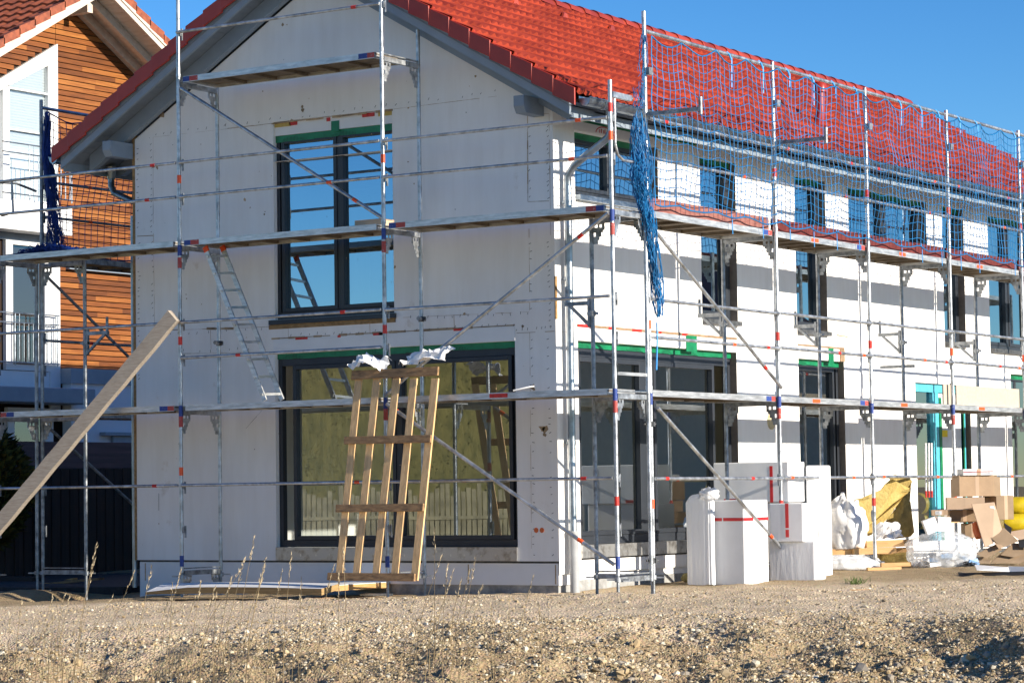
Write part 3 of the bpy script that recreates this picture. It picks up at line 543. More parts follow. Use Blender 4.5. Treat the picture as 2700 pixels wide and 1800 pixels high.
# ---------------------------------------------------------------- roof
def tile_mat():
    m, N, L, P = nodes_of('red_roof_tile'); P.inputs['Roughness'].default_value = .38; P.inputs['Specular IOR Level'].default_value = .6
    tc = N.new('ShaderNodeTexCoord'); sp = N.new('ShaderNodeSeparateXYZ'); L.new(tc.outputs['Object'], sp.inputs[0]); fl = []
    for ax, d in ((0, .2828), (1, .30)):
        q = N.new('ShaderNodeMath'); q.operation = 'DIVIDE'; q.inputs[1].default_value = d; L.new(sp.outputs[ax], q.inputs[0]); f = N.new('ShaderNodeMath'); f.operation = 'FLOOR'; L.new(q.outputs[0], f.inputs[0]); fl.append(f)
    cb = N.new('ShaderNodeCombineXYZ'); L.new(fl[0].outputs[0], cb.inputs[0]); L.new(fl[1].outputs[0], cb.inputs[1])
    wn = N.new('ShaderNodeTexWhiteNoise'); wn.noise_dimensions = '3D'; L.new(cb.outputs[0], wn.inputs[0])
    nz = N.new('ShaderNodeTexNoise'); nz.inputs['Scale'].default_value = 5; nz.inputs['Detail'].default_value = 8; L.new(tc.outputs['Object'], nz.inputs[0])
    mx = N.new('ShaderNodeMix'); mx.data_type = 'FLOAT'; mx.inputs[0].default_value = .5; L.new(wn.outputs[0], mx.inputs[2]); L.new(nz.outputs[0], mx.inputs[3])
    rp = N.new('ShaderNodeValToRGB'); rp.color_ramp.elements[0].color = (.235, .028, .012, 1); rp.color_ramp.elements[1].color = (.40, .056, .024, 1); rp.color_ramp.elements[0].position = .25; rp.color_ramp.elements[1].position = .75
    L.new(mx.outputs[0], rp.inputs[0]); L.new(rp.outputs[0], P.inputs['Base Color']); return m
mTile = tile_mat(); mVerge = mat('dark_red_verge', (.36, .03, .016), .42, var=.12, scale=4); mRed = mat('red_plastic', (.34, .03, .018), .3)
mTileOld = mat('weathered_tile', (.33, .085, .035), .7, c2=(.16, .04, .02), scale=9, lo=.3, hi=.6, bump=.2)
def tile_slope(name, ex, ez, rx, rz, y0, y1, rows, wave, amp, lip, m, parent, per=6, orient='y'):
    """tiles from the eave line (ex, ez) up to the ridge line (rx, rz), running along y (or along x)"""
    n = int(round((y1-y0)/wave*per)); ys = np.linspace(y0, y1, n+1); ph = (ys-y0)/wave*2*np.pi
    prof = amp*(.5+.5*np.cos(ph)); prof = prof*(.6+.4*prof/amp)
    d = np.array((rx-ex, rz-ez)); Ls = np.linalg.norm(d); d /= Ls; nn = np.array((-d[1], d[0])); nn = nn if nn[1] > 0 else -nn
    V = []
    for k in range(rows):
        for fr, h in ((0., lip-.022), (.0, lip), (.12, lip*.88+.001), (.995, .002)):
            s = Ls*(k+fr)/rows; jit = RNG.uniform(-.002, .002, len(ys)) if fr == 0 else 0
            hx = (prof*(1 if h > lip-.021 else 1)+h+jit) if not (fr == 0. and h < lip-.02) else prof*.6+h-.02
            V.append(np.stack([ex+d[0]*s+nn[0]*hx, ys, ez+d[1]*s+nn[1]*hx], -1))
    V = np.array(V); r = len(V); c = len(ys); ix = np.arange(r*c).reshape(r, c)
    F = np.stack([ix[:-1, :-1], ix[:-1, 1:], ix[1:, 1:], ix[1:, :-1]], -1).reshape(-1, 4)
    V = V.reshape(-1, 3)
    if orient == 'x': V = V[:, [1, 0, 2]]
    a, b, cc = V[F[0, 0]], V[F[0, 1]], V[F[0, 2]]
    e = V[ix[2, 0]], V[ix[2, 1]], V[ix[3, 1]]
    if np.cross(e[1]-e[0], e[2]-e[1])[2] < 0: F = F[:, ::-1]
    L = np.array(wloc(parent)); o = np_mesh(name, V-L, F, m, True); o.parent = parent
    ms = o.modifiers.new('edges', 'EDGE_SPLIT'); ms.split_angle = R(38)
    return o
roof = tile_slope('roof', AX+EAVE, zr(AX+EAVE), AX, ZT, YV+.03, YV2-.03, 14, .15, .038, .046, mTile, house)
roofb = tile_slope('roof', AX-EAVE, zr(AX+EAVE), AX, ZT, YV+.03, YV2-.03, 14, .3, .028, .034, mTile, house, per=4)
mb = MB()
for k in range(46):
    y = YV+.02+k*.38; pts = []
    for j in range(9):
        t = math.pi*j/8; pts.append((AX+math.cos(t)*.155, math.sin(t)*.115+ZT-.035))
    vs = [(p[0]*1, y, p[1]+.028) for p in pts]+[(AX+(p[0]-AX)*.93, y+.405, p[1]+.008) for p in pts]
    mb.add(vs, [(i, i+1, i+10, i+9) for i in range(8)], 0, True); mb.add(vs[:9], [tuple(range(9))], 0)
mb.build('ridge_cap', mTile, roof)
for sg in (1, -1):                    # verge tiles, front and rear
    mb = MB()
    for y0, y1, yo in ((YV, YV+.028, 1), (YV2-.028, YV2, -1)):
        if yo < 0: mb.cut()
        for k in range(14):
            s0, s1 = (k-.03)/14, (k+1.03)/14; f = lambda s, off: (AX+sg*EAVE*(1-s), zr(AX+EAVE)+TN*EAVE*s+off)
            a, b, c, d = f(s0, .075), f(s1, .045), f(s1, -.155), f(s0, -.125); g0 = .006
            mb.prism([(a[0], y0-(g0 if yo > 0 else 0), a[1]), (b[0], y0, b[1]), (c[0], y0, c[1]), (d[0], y0-(g0 if yo > 0 else 0), d[1])], (0, .028, 0))
            yy = y0+.028 if yo > 0 else y0
            mb.prism([(a[0], yy+.0005*yo, a[1]), (b[0], yy+.0005*yo, b[1]), (b[0], yy+.0005*yo, b[1]-.02), (a[0], yy+.0005*yo, a[1]-.02)], (0, .10*yo, 0))
    mb.build('verge_tiles', mVerge, roof if sg > 0 else roofb, bevel=.006)
# vent pipe and snow stops
vp = np.array((-1.80, 8.737, zr(-1.80))); mb = MB(); mb.tube([vp+(-.10, 0, .0), vp+(-.02, 0, .10), vp+(0, 0, .2), vp+(0, 0, .52)], [.085, .08, .066, .066], 14); mb.tube([vp+(0, 0, .50), vp+(0, 0, .60), vp+(0, 0, .64)], [.10, .10, .07], 14); mb.build('vent_pipe', mRed, roof)
for u, v in ((1362, 20), (1492, 57), (1616, 90)):
    d = ray(u, v); n_ = np.array((TN, 0, 1.)); q = CAM+d*((ZT+TN*AX-n_@CAM)/(n_@d)); q[2] = zr(q[0])
    mb = MB(); mb.prism([q+(.0, -.07, .03), q+(.0, .07, .03), q+(.0, .04, .11), q+(.0, -.04, .11)], (-.03, 0, .02)); mb.box(q+(-.25, -.02, .03+.0), q+(0, .02, .05)); o = mb.build('snow_stop', mTile, roof)
# barge boards, flying rafters, soffit boards, purlin heads
def slope_board(mb, sg, x0, x1, o0, o1, y0, y1):         # a board between two offsets below the roof plane
    a, b = AX+sg*x0, AX+sg*x1
    mb.prism([(a, y0, zr(a)+o1), (b, y0, zr(b)+o1), (b, y0, zr(b)+o0), (a, y0, zr(a)+o0)], (0, y1-y0, 0))
for sg in (1, -1):
    mb = MB(); slope_board(mb, sg, 0, EAVE-.10, -.275, -.05, YV+.055, YV+.095); mb.cut(); slope_board(mb, sg, 0, EAVE-.1, -.275, -.05, YV2-.095, YV2-.055); mb.build('barge_board', mGreyWood, house)
    mb = MB(); slope_board(mb, sg, 0, EAVE-.30, -.415, -.205, YG-.12, YG-.03); mb.build('flying_rafter', mGreyWood, house)
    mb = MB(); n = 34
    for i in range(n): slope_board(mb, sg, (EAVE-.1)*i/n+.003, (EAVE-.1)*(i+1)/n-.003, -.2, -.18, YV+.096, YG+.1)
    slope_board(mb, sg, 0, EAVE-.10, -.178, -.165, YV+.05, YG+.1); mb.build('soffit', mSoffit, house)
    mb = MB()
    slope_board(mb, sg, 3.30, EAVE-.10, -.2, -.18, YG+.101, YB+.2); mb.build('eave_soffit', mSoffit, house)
    mb = MB(); y = YG+.55
    while y < YB:
        mb.cut()
        for q in (0,):
            xs = [3.33, EAVE-.12]; a, b = AX+sg*xs[0], AX+sg*xs[1]
            mb.prism([(a, y, zr(a)-.2), (b, y, zr(b)-.2), (b, y, zr(b)-.26), (b-sg*.10, y, zr(b-sg*.1)-.35), (a, y, zr(a)-.42)], (0, .10, 0))
        y += .80
    mb.build('rafter_tail', mGreyWood, house)
    mb = MB(); e = AX+sg*(EAVE-.10); mb.box((e-sg*.0, YV+.10, zr(e)-.30), (e-sg*.025, YB+.3, zr(e)-.12)); mb.build('fascia', mGreyWood, house)
for x, z in ((-7.86, 5.22), (-1.60, 5.20)):
    mb = MB(); mb.prism([(x, .52, z+.20), (x, .52, z+.08), (x, .57, z+.0), (x, YG-.001, z), (x, YG-.001, z+.20)], (.14, 0, 0)); mb.build('purlin', mGreyWood, house, bevel=.006)
# attic closing under the roof so that nothing shines through
mb = MB()
for sg in (1, -1): slope_board(mb, sg, 0, EAVE-.35, -.175, -.15, YG+.1, YB+.2)
mb.build('roof_deck', mGreyWood, house)

# gutters and rain pipes
def gutter(x, y0, y1, z, r=.075):
    mb = MB(); k = 9; vs = []
    for y in (y0, y1):
        for j in range(k): t = math.pi+math.pi*j/(k-1); vs.append((x+math.cos(t)*r, y, z+math.sin(t)*r*1.15))
    mb.add(vs, [(j, j+1, k+j+1, k+j) for j in range(k-1)], 0, True); vi = [(x+(p[0]-x)*.95, p[1], z+(p[2]-z)*.95) for p in vs]
    mb.add(vi, [(j+1, j, k+j, k+j+1) for j in range(k-1)], 0, True)
    mb.add(vs[:k], [tuple(range(k-1, -1, -1))]); mb.add(vs[k:], [tuple(range(k))])
    s = 1 if x > AX else -1
    mb.tube([(x+s*r, y0, z+.004), (x+s*r, y1, z+.004)], .010, 6); mb.box((x-s*r-.002, y0, z-.01), (x-s*r+.002, y1, z+.03))
    y = y0+.35
    while y < y1:
        pts = [(x+math.cos(math.pi+math.pi*j/8)*(r+.004), y, z+math.sin(math.pi+math.pi*j/8)*(r+.004)*1.15) for j in range(9)]
        for a, b in zip(pts[:-1], pts[1:]): mb.bar(a, b, .03, .006, (x-a[0]+.001, 0, z-a[2]+.05))
        y += .8
    return mb.build('gutter', mZinc, house)
GX = AX+EAVE+.075; gut = gutter(GX, YV+.10, YV2-.1, zr(AX+EAVE)-.045)
gutl = gutter(AX-EAVE-.075, YV+.10, YV2-.1, zr(AX+EAVE)-.045)
zo = zr(AX+EAVE)-.13; yp = 1.12; px = XW+.085
mb = MB(); mb.tube([(GX, yp, zo+.03), (GX, yp, zo-.10), (GX, yp, zo-.14)], [.085, .05, .045], 12); mb.tube([(GX, yp, zo-.13), (GX, yp, zo-.22), (GX-.05, yp, zo-.30), (px+.09, yp, zo-.58), (px, yp, zo-.70), (px, yp, zo-.82)], .043, 12)
mb.tube([(px, yp, zo-.80), (px, yp, .42)], .043, 14)
for z in (zo-1.02, 1.42, 3.3): mb.tube([(px, yp, z), (px, yp, z+.05)], .048, 14); mb.bar((px, yp, z+.025), (XW, yp, z+.025), .03, .02)
mb.build('rain_pipe', mZinc, house)
mb = MB(); mb.tube([(px, yp, .44), (px, yp, .40), (px, yp, .38), (px+.03, yp-.02, -.4)], [.060, .060, .055, .055], 14); mb.build('stand_pipe', mGutterG, house)
gx2 = AX-EAVE+.14; mb = MB(); q = at(245, 470, 1, 1.35)
mb.tube([(-8.46, 1.35, 5.10), (-8.46, 1.35, 4.97), (-8.40, 1.34, 4.87), (-8.30, 1.33, 4.83), (-7.95, 1.28, 4.70), (-7.80, 1.25, 4.6), (-7.79, 1.2, 4.45)], .043, 12); mb.tube([(-8.46, 1.35, 5.22), (-8.46, 1.35, 5.06)], [.08, .05], 12); mb.tube([(-7.78, 1.0, 4.5), (-7.78, 1.0, -.25)], .03, 10)
mb.build('rain_pipe', mZinc, house)

# ---------------------------------------------------------------- scaffolds
PR = .0242
class Scaf:
    def __init__(s, root): s.r = root
    def tape(s, up, x, y, z, m=None, r=PR, l=.10):
        mb = MB(); mb.tube([(x, y, z-l/2), (x, y, z+l/2)], r+.0018, 12); mb.build('tape_band', m or mRedTape, up)
    def upright(s, x, y, z0, z1, tapes=(), m=None, wedges=(), wd=(1, 0), joints=(), paint=()):
        mb = MB(); mb.tube([(x, y, z0), (x, y, z1)], PR, 12)
        for z in joints: mb.tube([(x, y, z-.02), (x, y, z+.02)], PR+.005, 12)
        o = mb.build('upright', m or mSteel, s.r)
        for z in tapes: s.tape(o, x, y, z, mRedTape if random.random() < .45 else mOrange)
        for z, c in paint: s.tape(o, x, y, z, c, l=.13)
        if wedges:
            w = MB()
            for z in wedges:
                w.cut(); w.box((x+wd[0]*.03-.022, y+wd[1]*.03-.02, z-.045), (x+wd[0]*.03+.022, y+wd[1]*.03+.02, z+.03)); w.box((x+wd[0]*.055-.010, y+wd[1]*.055-.008, z-.10), (x+wd[0]*.055+.010, y+wd[1]*.055+.008, z+.045))
            w.build('wedge_coupler', mSteelOld, o)
        return o
    def jack(s, x, y, z=-.02):
        g_ = float(gh(x, y)); mb = MB(); mb.tube([(x, y, g_-.05), (x, y, z)], .018, 10); mb.tube([(x, y, z-.07), (x, y, z-.02)], .036, 10)
        mb.bar((x-.11, y-.05, z-.045), (x+.11, y+.05, z-.045), .03, .016); mb.box((x-.07, y-.07, g_-.012), (x+.07, y+.07, g_+.004)); return mb.build('base_jack', mSteelOld, s.r)
    def transom(s, p, q, z, m=None, gusset=True):
        p, q = np.array(p, float), np.array(q, float); d = (q-p)/np.linalg.norm(q-p); mb = MB(); up = np.array((0, 0, 1.))
        P3 = lambda a, z_: np.array((p[0]+d[0]*a, p[1]+d[1]*a, z_)); L_ = np.linalg.norm(q-p)
        mb.bar(P3(PR, z-.085), P3(L_-PR, z-.085), .05, .055); mb.bar(P3(PR, z-.03), P3(L_-PR, z-.03), .045, .012)
        if gusset:
            nrm = np.array((-d[1], d[0], 0))*.006
            for a, sg in ((PR, 1), (L_-PR, -1)):
                pts = [(0, -.112), (.15, -.112), (.15, -.19), (.055, -.345), (0, -.345)]; hol = [((.02, -.16), (.06, -.125)), ((.085, -.16), (.115, -.125)), ((.0, -.26), (.035, -.215))]
                # plate built of strips that leave the punched openings free
                def strip(a0, a1, z0, z1):
                    mb.obox(P3(a+sg*a0, z+z0)-nrm/2, P3(a+sg*a1, 0)-P3(a+sg*a0, 0), (0, 0, z1-z0), nrm)
                strip(0, .15, -.125, -.112); strip(0, .02, -.16, -.125); strip(.06, .085, -.16, -.125); strip(.115, .15, -.16, -.125); strip(0, .15, -.19, -.16)
                strip(0, .128, -.215, -.19); strip(.035, .105, -.26, -.215); strip(0, .082, -.30, -.26); strip(0, .062, -.345, -.30)
        return mb.build('transom', m or mSteel, s.r)
    def deck(s, a, b, z, inward, w=.60, th=.07, ends=(0, 0), m=None, side=.06):
        """deck from a to b (outer line, xy), extending inward"""
        a, b, n = np.array(a, float), np.array(b, float), np.array(inward, float); d = (b-a)/np.linalg.norm(b-a); mb = MB()
        V = lambda t, q, zz: np.array((t[0]+n[0]*q, t[1]+n[1]*q, zz)); O = V(a, side, z-th)
        D3 = np.array((b[0]-a[0], b[1]-a[1], 0)); N3 = np.array((n[0], n[1], 0))
        mb.obox(V(a, side, z-th), D3, N3*.012, (0, 0, th)); mb.obox(V(a, side+w-.012, z-th), D3, N3*.012, (0, 0, th))      # side cheeks
        mb.obox(V(a, side+.0125, z-.014), D3, N3*(w-.025), (0, 0, .013), 0)
        mb.obox(V(a, side+.0125, z-.030), D3, N3*(w-.025), (0, 0, .0155), 1)
        L_ = np.linalg.norm(b-a); k = 6
        for i in range(k+1):
            t = a+d*(L_-.05)*i/k; mb.obox(V(t, side+.0125, z-th+.006), np.array((d[0], d[1], 0))*.05, N3*(w-.025), (0, 0, .033), 1 if 0 < i < k else 0)
        mb.obox(V(a, side+.0125, z-th+.002), D3, N3*.02, (0, 0, .006), 0)
        o = mb.build('deck', [m or mAlu, mPly], s.r)
        e = MB()
        for at_end, on in zip((a, b), ends):
            if not on: continue
            e.cut()
            sg = 1 if at_end is a else -1
            for j, (c0, c1) in enumerate(((.0, .10), (.10, .23))): e.obox(V(at_end+d*sg*c0, side-.0022, z-th+.006), np.array((d[0], d[1], 0))*sg*(c1-c0), N3*.002, (0, 0, th-.012), j if on == 1 else 1-j)
        if e.v: e.build('paint_mark', [mBluePaint, mRedPaint], o)
        return o
    def rail(s, p, q, r=.0185, tape=None, m=None, name='guard_rail', flat=True):
        mb = MB(); mb.tube([p, q], r, 10); o = mb.build(name, m or mSteel, s.r)
        if tape is not None:
            p, q = np.array(p, float), np.array(q, float)
            for t in (tape if hasattr(tape, '__len__') else [tape]):
                c = p+(q-p)*t; d = (q-p)/np.linalg.norm(q-p); k = MB(); k.tube([c-d*.035, c+d*.035], r+.002, 10); k.build('tape_band', mOrange if random.random() < .6 else mRedTape, o)
        return o
    def console(s, x, y, z, d, l=.36):      # small bracket on an inner upright
        d = np.array(d, float); mb = MB(); P3 = lambda a, zz: np.array((x+d[0]*a, y+d[1]*a, zz))
        mb.bar(P3(PR, z), P3(l, z), .04, .045); mb.tube([P3(l-.02, z), P3(l-.02, z+.2)], .018, 8); mb.bar(P3(l-.06, z-.02), P3(.05, z-.24), .03, .03); mb.bar(P3(.045, z+.05), P3(.045, z-.27), .035, .03)
        mb.tube([P3(0, z-.12)+(0, 0, -.03), P3(0, z-.12)+(0, 0, .03)], PR+.012, 10); mb.bar(P3(-.06, z-.12), P3(.06, z-.12), .05, .03); return mb.build('console_bracket', mSteelOld, s.r)
    def clamp(s, x, y, z, d=(1, 0)):
        mb = MB(); mb.tube([(x, y, z-.03), (x, y, z+.03)], PR+.012, 10); mb.box((x+d[0]*.05-.02, y+d[1]*.05-.02, z-.025), (x+d[0]*.05+.02, y+d[1]*.05+.02, z+.025)); mb.tube([(x-.07*d[0], y-.07*d[1], z), (x+.09*d[0], y+.09*d[1], z)], .011, 8); return mb.build('clamp', mDark, s.r)
DP = .73
# --- in front of the gable
sg_ = empty('scaffold', (-3.07, .36, -.25), 'steel tube scaffold with three deck levels standing in front of the white gable wall', 'scaffold', 'scaffolds around the house')
S = Scaf(sg_); B = 3.07
for k, (zo_, zi_) in enumerate(((5.36, 4.0), (6.95, 6.35), (7.6, 6.0), (4.1, 2.0))):
    x = -k*B
    S.upright(x, 0, -.02, zo_, tapes=[.78 if k == 0 else 1.2, 2.78 if k else 5.06, 4.75] if k < 3 else (), wedges=[z for z in (1.03, .5, 2.57, 3.0, 4.53, 4.95, 6.55) if z < zo_-.1], wd=(.9, .2) if k != 0 else (.2, .9), joints=(2.02, 4.02, 6.02)[:2 if k == 0 else 3], paint=((1.93, mBluePaint), (1.80, mRedPaint), (3.88, mBluePaint), (3.73, mRedPaint), (.12, mBluePaint)) if k < 3 else ())
    if k < 3: S.upright(x, DP, -.02, zi_, m=mSteel if k else mSteelOld, tapes=(.78,) if k == 0 else (), joints=(2.02, 4.02))
    S.jack(x, 0); S.jack(x, DP)
    for z in (2, 4, 6):
        if z <= zo_ and (z < 6 or k in (1, 2)) and not (k == 3 and z > 4): S.transom((x, 0), (x, DP), z)
    if k < 3: S.transom((x, 0), (x, DP), .06 if k == 2 else .02, gusset=(k == 2), m=mSteelOld)
for k in range(3):
    x1, x0 = -k*B-.09, -(k+1)*B+.09
    S.deck((x0, 0), (x1, 0), 2.0, (0, 1), ends=(2 if k == 2 else 0, 2 if k == 2 else 0), side=-.02)
    S.deck((x0, 0), (x1, 0), 4.0, (0, 1), ends=(1 if k < 2 else 0, 1 if k == 0 else 0), side=-.02)
    for z, tp in ((1.03, .12), (2.57, .7 if k == 1 else None), (3.0, .18 if k == 1 else None), (4.53, .24 if k == 1 else .15), (4.95, None if k == 1 else .12)):
        if (z == 2.57 and k != 1): continue
        if z == 2.57 and k == 2: continue
        S.rail((-k*B-.03, -.03, z+(.005 if k % 2 else 0)), (-(k+1)*B+.03, -.03, z), tape=tp)
S.deck((-2*B+.09, 0), (-B-.09, 0), 6.0, (0, 1), ends=(1, 2), side=-.02)
S.rail((-B, -.03, 6.55), (-2*B, -.03, 6.55), tape=.12); 
S.rail((-B, -.01, 4.06), (-2*B+.05, -.01, 5.86), r=.021, tape=.13, name='diagonal_brace'); S.rail((-.02, -.045, 3.90), (-B+.3, -.045, 2.20), r=.021, tape=.13, name='diagonal_brace'); S.rail((-B+.05, -.045, 1.92), (-.02, -.045, .10), r=.022, tape=(.04, .86), name='diagonal_brace')
S.rail((-B+.3, -.04, 2.20), (-B+.02, -.02, 2.02), r=.02, name='diagonal_brace')
S.clamp(-B, DP, 2.93, (.9, -.3)); S.clamp(-2*B, DP, 2.78, (.9, -.3))
mb = MB(); mb.tube([(-B, DP, 2.93), (-B+.07, DP-.16, 2.93)], .024, 10); mb.cut(); mb.tube([(-2*B, DP, 2.78), (-2*B+.07, DP-.16, 2.78)], .024, 10); mb.build('tie_tube', mSteelOld, sg_)
# end guard at the corner bay
mb = MB(); mb.bar((.02, 0, 5.20), (.02, .40, 5.20), .05, .06); mb.tube([(.02, .06, 5.16), (.02, .06, 4.66), (.02, .11, 4.55), (.02, .22, 4.50), (.02, .62, 4.50)], .016, 8); mb.tube([(.02, .36, 5.2), (.02, .70, 5.2)], .018, 8); mb.build('end_guard', mSteel, sg_)
mb = MB(); mb.tube([(.02, .44, 5.2), (.02, .52, 5.2)], .021, 8); mb.build('tape_band', mOrange, sg_)
mb = MB(); mb.bar((.02, .03, 2.16), (.02, DP-.02, 2.16), .03, .035); mb.build('end_rail', mAlu, sg_)
mb = MB(); mb.box((ga(1304, 1040)*0-1.62, -.0235, 1.945), (-1.38, -.0205, 1.99)); mb.build('red_label', mRedTape, sg_)

# --- along the sunlit side
ss_ = empty('scaffold', (-.35, 6, -.2), 'steel tube scaffold along the sunlit side wall, with red toe boards under a blue net', 'scaffold', 'scaffolds around the house')
S = Scaf(ss_); RX, RI = .02, -.71
YS = [.724, .724+3.07]+[.724+3.07+2.57*i for i in range(1, 6)]
for k, y in enumerate(YS):
    S.upright(RX, y, -.02, 6.22 if k == 0 else 6.05, tapes=[q for q in ((.74, 2.72) if k == 0 else (.70, 2.72+.0*k, 4.72-.02*k))], wedges=(1.02, .55, 2.58, 3.0, 4.58, 5.02), wd=(.0, -.95), joints=(2.02, 4.02), paint=((1.93, mBluePaint), (1.79, mRedPaint)) if k in (1, 3) else ((1.9, mBluePaint),))
    S.upright(RI, y, -.02, 4.05, m=mSteelOld, joints=(2.02,)); S.jack(RX, y); S.jack(RI, y)
    for z in (2, 4): S.transom((RX, y), (RI, y), z, m=mSteelOld)
    S.transom((RX, y), (RI, y), .03, gusset=False, m=mSteelOld)
    S.console(RI, y, 3.0 if k != 4 else 2.98, (-1, 0)) if k not in (1,) else S.console(RI, y, 3.02, (-1, 0))
    if k < 2: 
        mb = MB(); mb.bar((RX+.03, y, 5.06), (RX+.70, y, 5.06), .035, .045); mb.tube([(RX+.70, y, 5.0), (RX+.70, y, 5.19)], .024, 10); mb.build('net_bracket', mSteelOld, ss_)
    mb = MB(); mb.box((RX+.02, y-.04, 5.50), (RX+.08, y+.05, 5.58)); mb.build('wedge_coupler', mSteelOld, ss_)
S.upright(.03, .66, -.1, 4.0, m=mSteel, joints=(2.02,), tapes=()); S.clamp(RX, .69, 1.62, (.4, .9)); S.clamp(RX, .69, .12, (.4, .9))
for k in range(len(YS)-1):
    y0, y1 = YS[k], YS[k+1]
    for z, e in ((2.0, (0, 1) if k in (0, 1) else (0, 0)), (4.0, (0, 1) if k in (0, 1) else (0, 0))):
        S.deck((RX, y0+.045), (RX, y1-.045), z, (-1, 0), ends=tuple(2 if q else 0 for q in e), side=.026, w=.69)
        if k:
            mb = MB(); yy = y0+(.95 if z == 2 else 1.0); mb.box((RX+.0155, yy, z-.06), (RX+.0175, yy+.2, z-.015)); mb.v = [(p_[0]-.041, p_[1], p_[2]) for p_ in mb.v]; mb.build('orange_label', mOrange, ss_)
    for z, tp in ((1.02, (.08, .75)), (2.58, (.62, .9)), (3.0, None), (4.58, .73), (5.02, (.1, .8) if k else .12), ):
        S.rail((RX+.03, y0+.03, z), (RX+.03, y1-.03, z-.01), tape=tp, r=.0195)
    S.rail((RX+.0, y0+.03, 6.0), (RX+.0, y1-.03, 5.99), r=.022, m=mSteel, name='net_rail')
    n = 1
    mb = MB(); mb.box((RX-.095, y0+.05, 4.004), (RX-.065, y1-.05, 4.155)); mb.build('toe_board', mToePale if k == 0 else mToe, ss_)
S.rail((RX+.045, YS[0]+.1, 3.76), (RX+.045, YS[1]-.02, 2.10), r=.021, tape=.86, name='diagonal_brace'); S.rail((RX+.045, YS[0]+.08, 1.80), (RX+.045, YS[1]+.02, .11), r=.021, tape=.87, name='diagonal_brace')
S.rail((RX+.045, YS[5]+.1, 3.75), (RX+.045, YS[6], 2.1), r=.021, name='diagonal_brace')
mb = MB(); mb.bar((RI-.35, YS[3]+.02, 2.55), (RI+.16, YS[3]+.02, 2.55), .045, .04); mb.build('tie_tube', mSteelOld, ss_)
# --- along the shaded far side
sl_ = empty('scaffold', (-8.77, 3, -.3), 'steel scaffold in shade along the left side of the house, under a hanging dark net', 'scaffold', 'scaffolds around the house')
S = Scaf(sl_); LO, LI = -9.14, -8.39
for y in (.76, 3.83):
    S.upright(LO, y, -.02, 6.1, m=mSteelOld, wedges=(.5, 1.03, 2.58, 3.0, 4.58, 5.02), wd=(.4, .6), joints=(2.02, 4.02)); S.upright(LI, y, -.02, 4.12, m=mSteelOld); S.jack(LO, y); S.jack(LI, y)
    for z in (2, 4): S.transom((LO, y), (LI, y), z, m=mSteelOld)
    S.transom((LO, y), (LI, y), .03, gusset=False, m=mSteelOld)
S.upright(-9.21, DP, -.02, 4.0, m=mSteelOld); S.console(LI, .76, 3.0, (1, 0), .40)
for z in (2.0, 4.0): S.deck((LO, .9), (LO, 3.75), z, (1, 0), side=-.015, m=mSteelOld)
for z in (2.95, 4.57, 5.03): S.rail((LO-.02, .80, z), (LO-.02, 3.8, z), m=mSteelOld, tape=.3)
S.rail((LO-.02, .78, 6.0), (LO-.02, 3.83, 6.0), r=.022, name='net_rail', tape=.42)
S.rail((LO-.05, .8, 3.86), (LO-.05, 3.6, 2.1), r=.021, m=mSteelOld, name='diagonal_brace'); S.rail((LO-.05, .8, 1.9), (LO-.05, 3.6, .15), r=.021, m=mSteelOld, name='diagonal_brace')
mb = MB(); mb.tube([(-9.2, -.03, 4.95), (-9.2, .35, 4.97), (-9.2, .72, 4.9)], .017, 8); mb.tube([(-9.2, -.03, 4.95), (-9.2, -.02, 4.6), (-9.16, .06, 4.52), (-9.0, -.02, 4.52)], .014, 8); mb.cut(); mb.tube([(-8.9, -.03, 4.94), (-8.88, -.03, 4.53)], .014, 8); mb.build('end_guard', mSteelOld, sl_)

# ---------------------------------------------------------------- nets
def net(name, P, nu, nv, r, m, label, group=None):
    mb = MB(); pts = [[np.array(P(i/nu, j/nv), float) for j in range(nv+1)] for i in range(nu+1)]
    for i in range(nu+1): mb.tube(pts[i], r*(1.6 if i in (0, nu) else 1), 3, cap=False)
    for j in range(nv+1): mb.tube([pts[i][j] for i in range(nu+1)], r*(2.0 if j in (0, nv) else 1), 3, cap=False)
    return tag(mb.build(name, m), label, 'net', group)
def nz3(a, b, c): return mnoise.noise(Vector((a, b, c)))
def side_net(a, b):
    y = .80+(14.0-.80)*a; tie = abs(math.sin(math.pi*(y-.724)/.77)); bay = min(abs(y-q) for q in YS)
    top = 5.97-.10*tie-.03*nz3(y*2, 3, 1); bot = 4.10-.05*abs(math.sin(math.pi*(y+.2)/.8))+.02*nz3(y*3, 1, 9)
    if y < 1.15: top -= 0; 
    z = bot+(top-bot)*b+.035*nz3(y*1.2, b*2.5, 4)*math.sin(math.pi*b); out = .055+.06*math.sin(math.pi*b)*(.5+nz3(y*.7, b*1.5, 2))+.03*nz3(y*3, b*6, 7)
    return (RX+out, y+.04*nz3(y*1.5, b*3, 5)*math.sin(math.pi*b)+.05*nz3(y*.9, b*1.2, 15), z)
sn_ = net('safety_net', side_net, 118, 18, .0054, mNet, 'bright blue safety net stretched along the side scaffold in front of the red roof', 'blue nets on the scaffolds')
mb = MB()
for k in range(len(YS)-1):
    n = 4
    for i in range(n):
        if random.random() < .25: continue
        y = YS[k]+(YS[k+1]-YS[k])*(i+.55)/n+random.uniform(-.05, .05); mb.tube([(RX, y-.02, 6.02), (RX+.03, y, 5.98), (RX+.045, y+.01, 5.92)], .012, 6); L_ = random.uniform(.14, .36)
        mb.obox((RX+.05, y-.008, 5.95-L_), (.004, .006, 0), (0, .013, 0), (0, .01, L_)); mb.cut()
        yb = YS[k]+(YS[k+1]-YS[k])*(i+.5)/n; mb.tube([(RX+.02, yb, 4.14), (RX+.03, yb, 4.06), (RX+.03, yb+.01, 3.92-random.uniform(0, .06))], .006, 5); mb.cut()
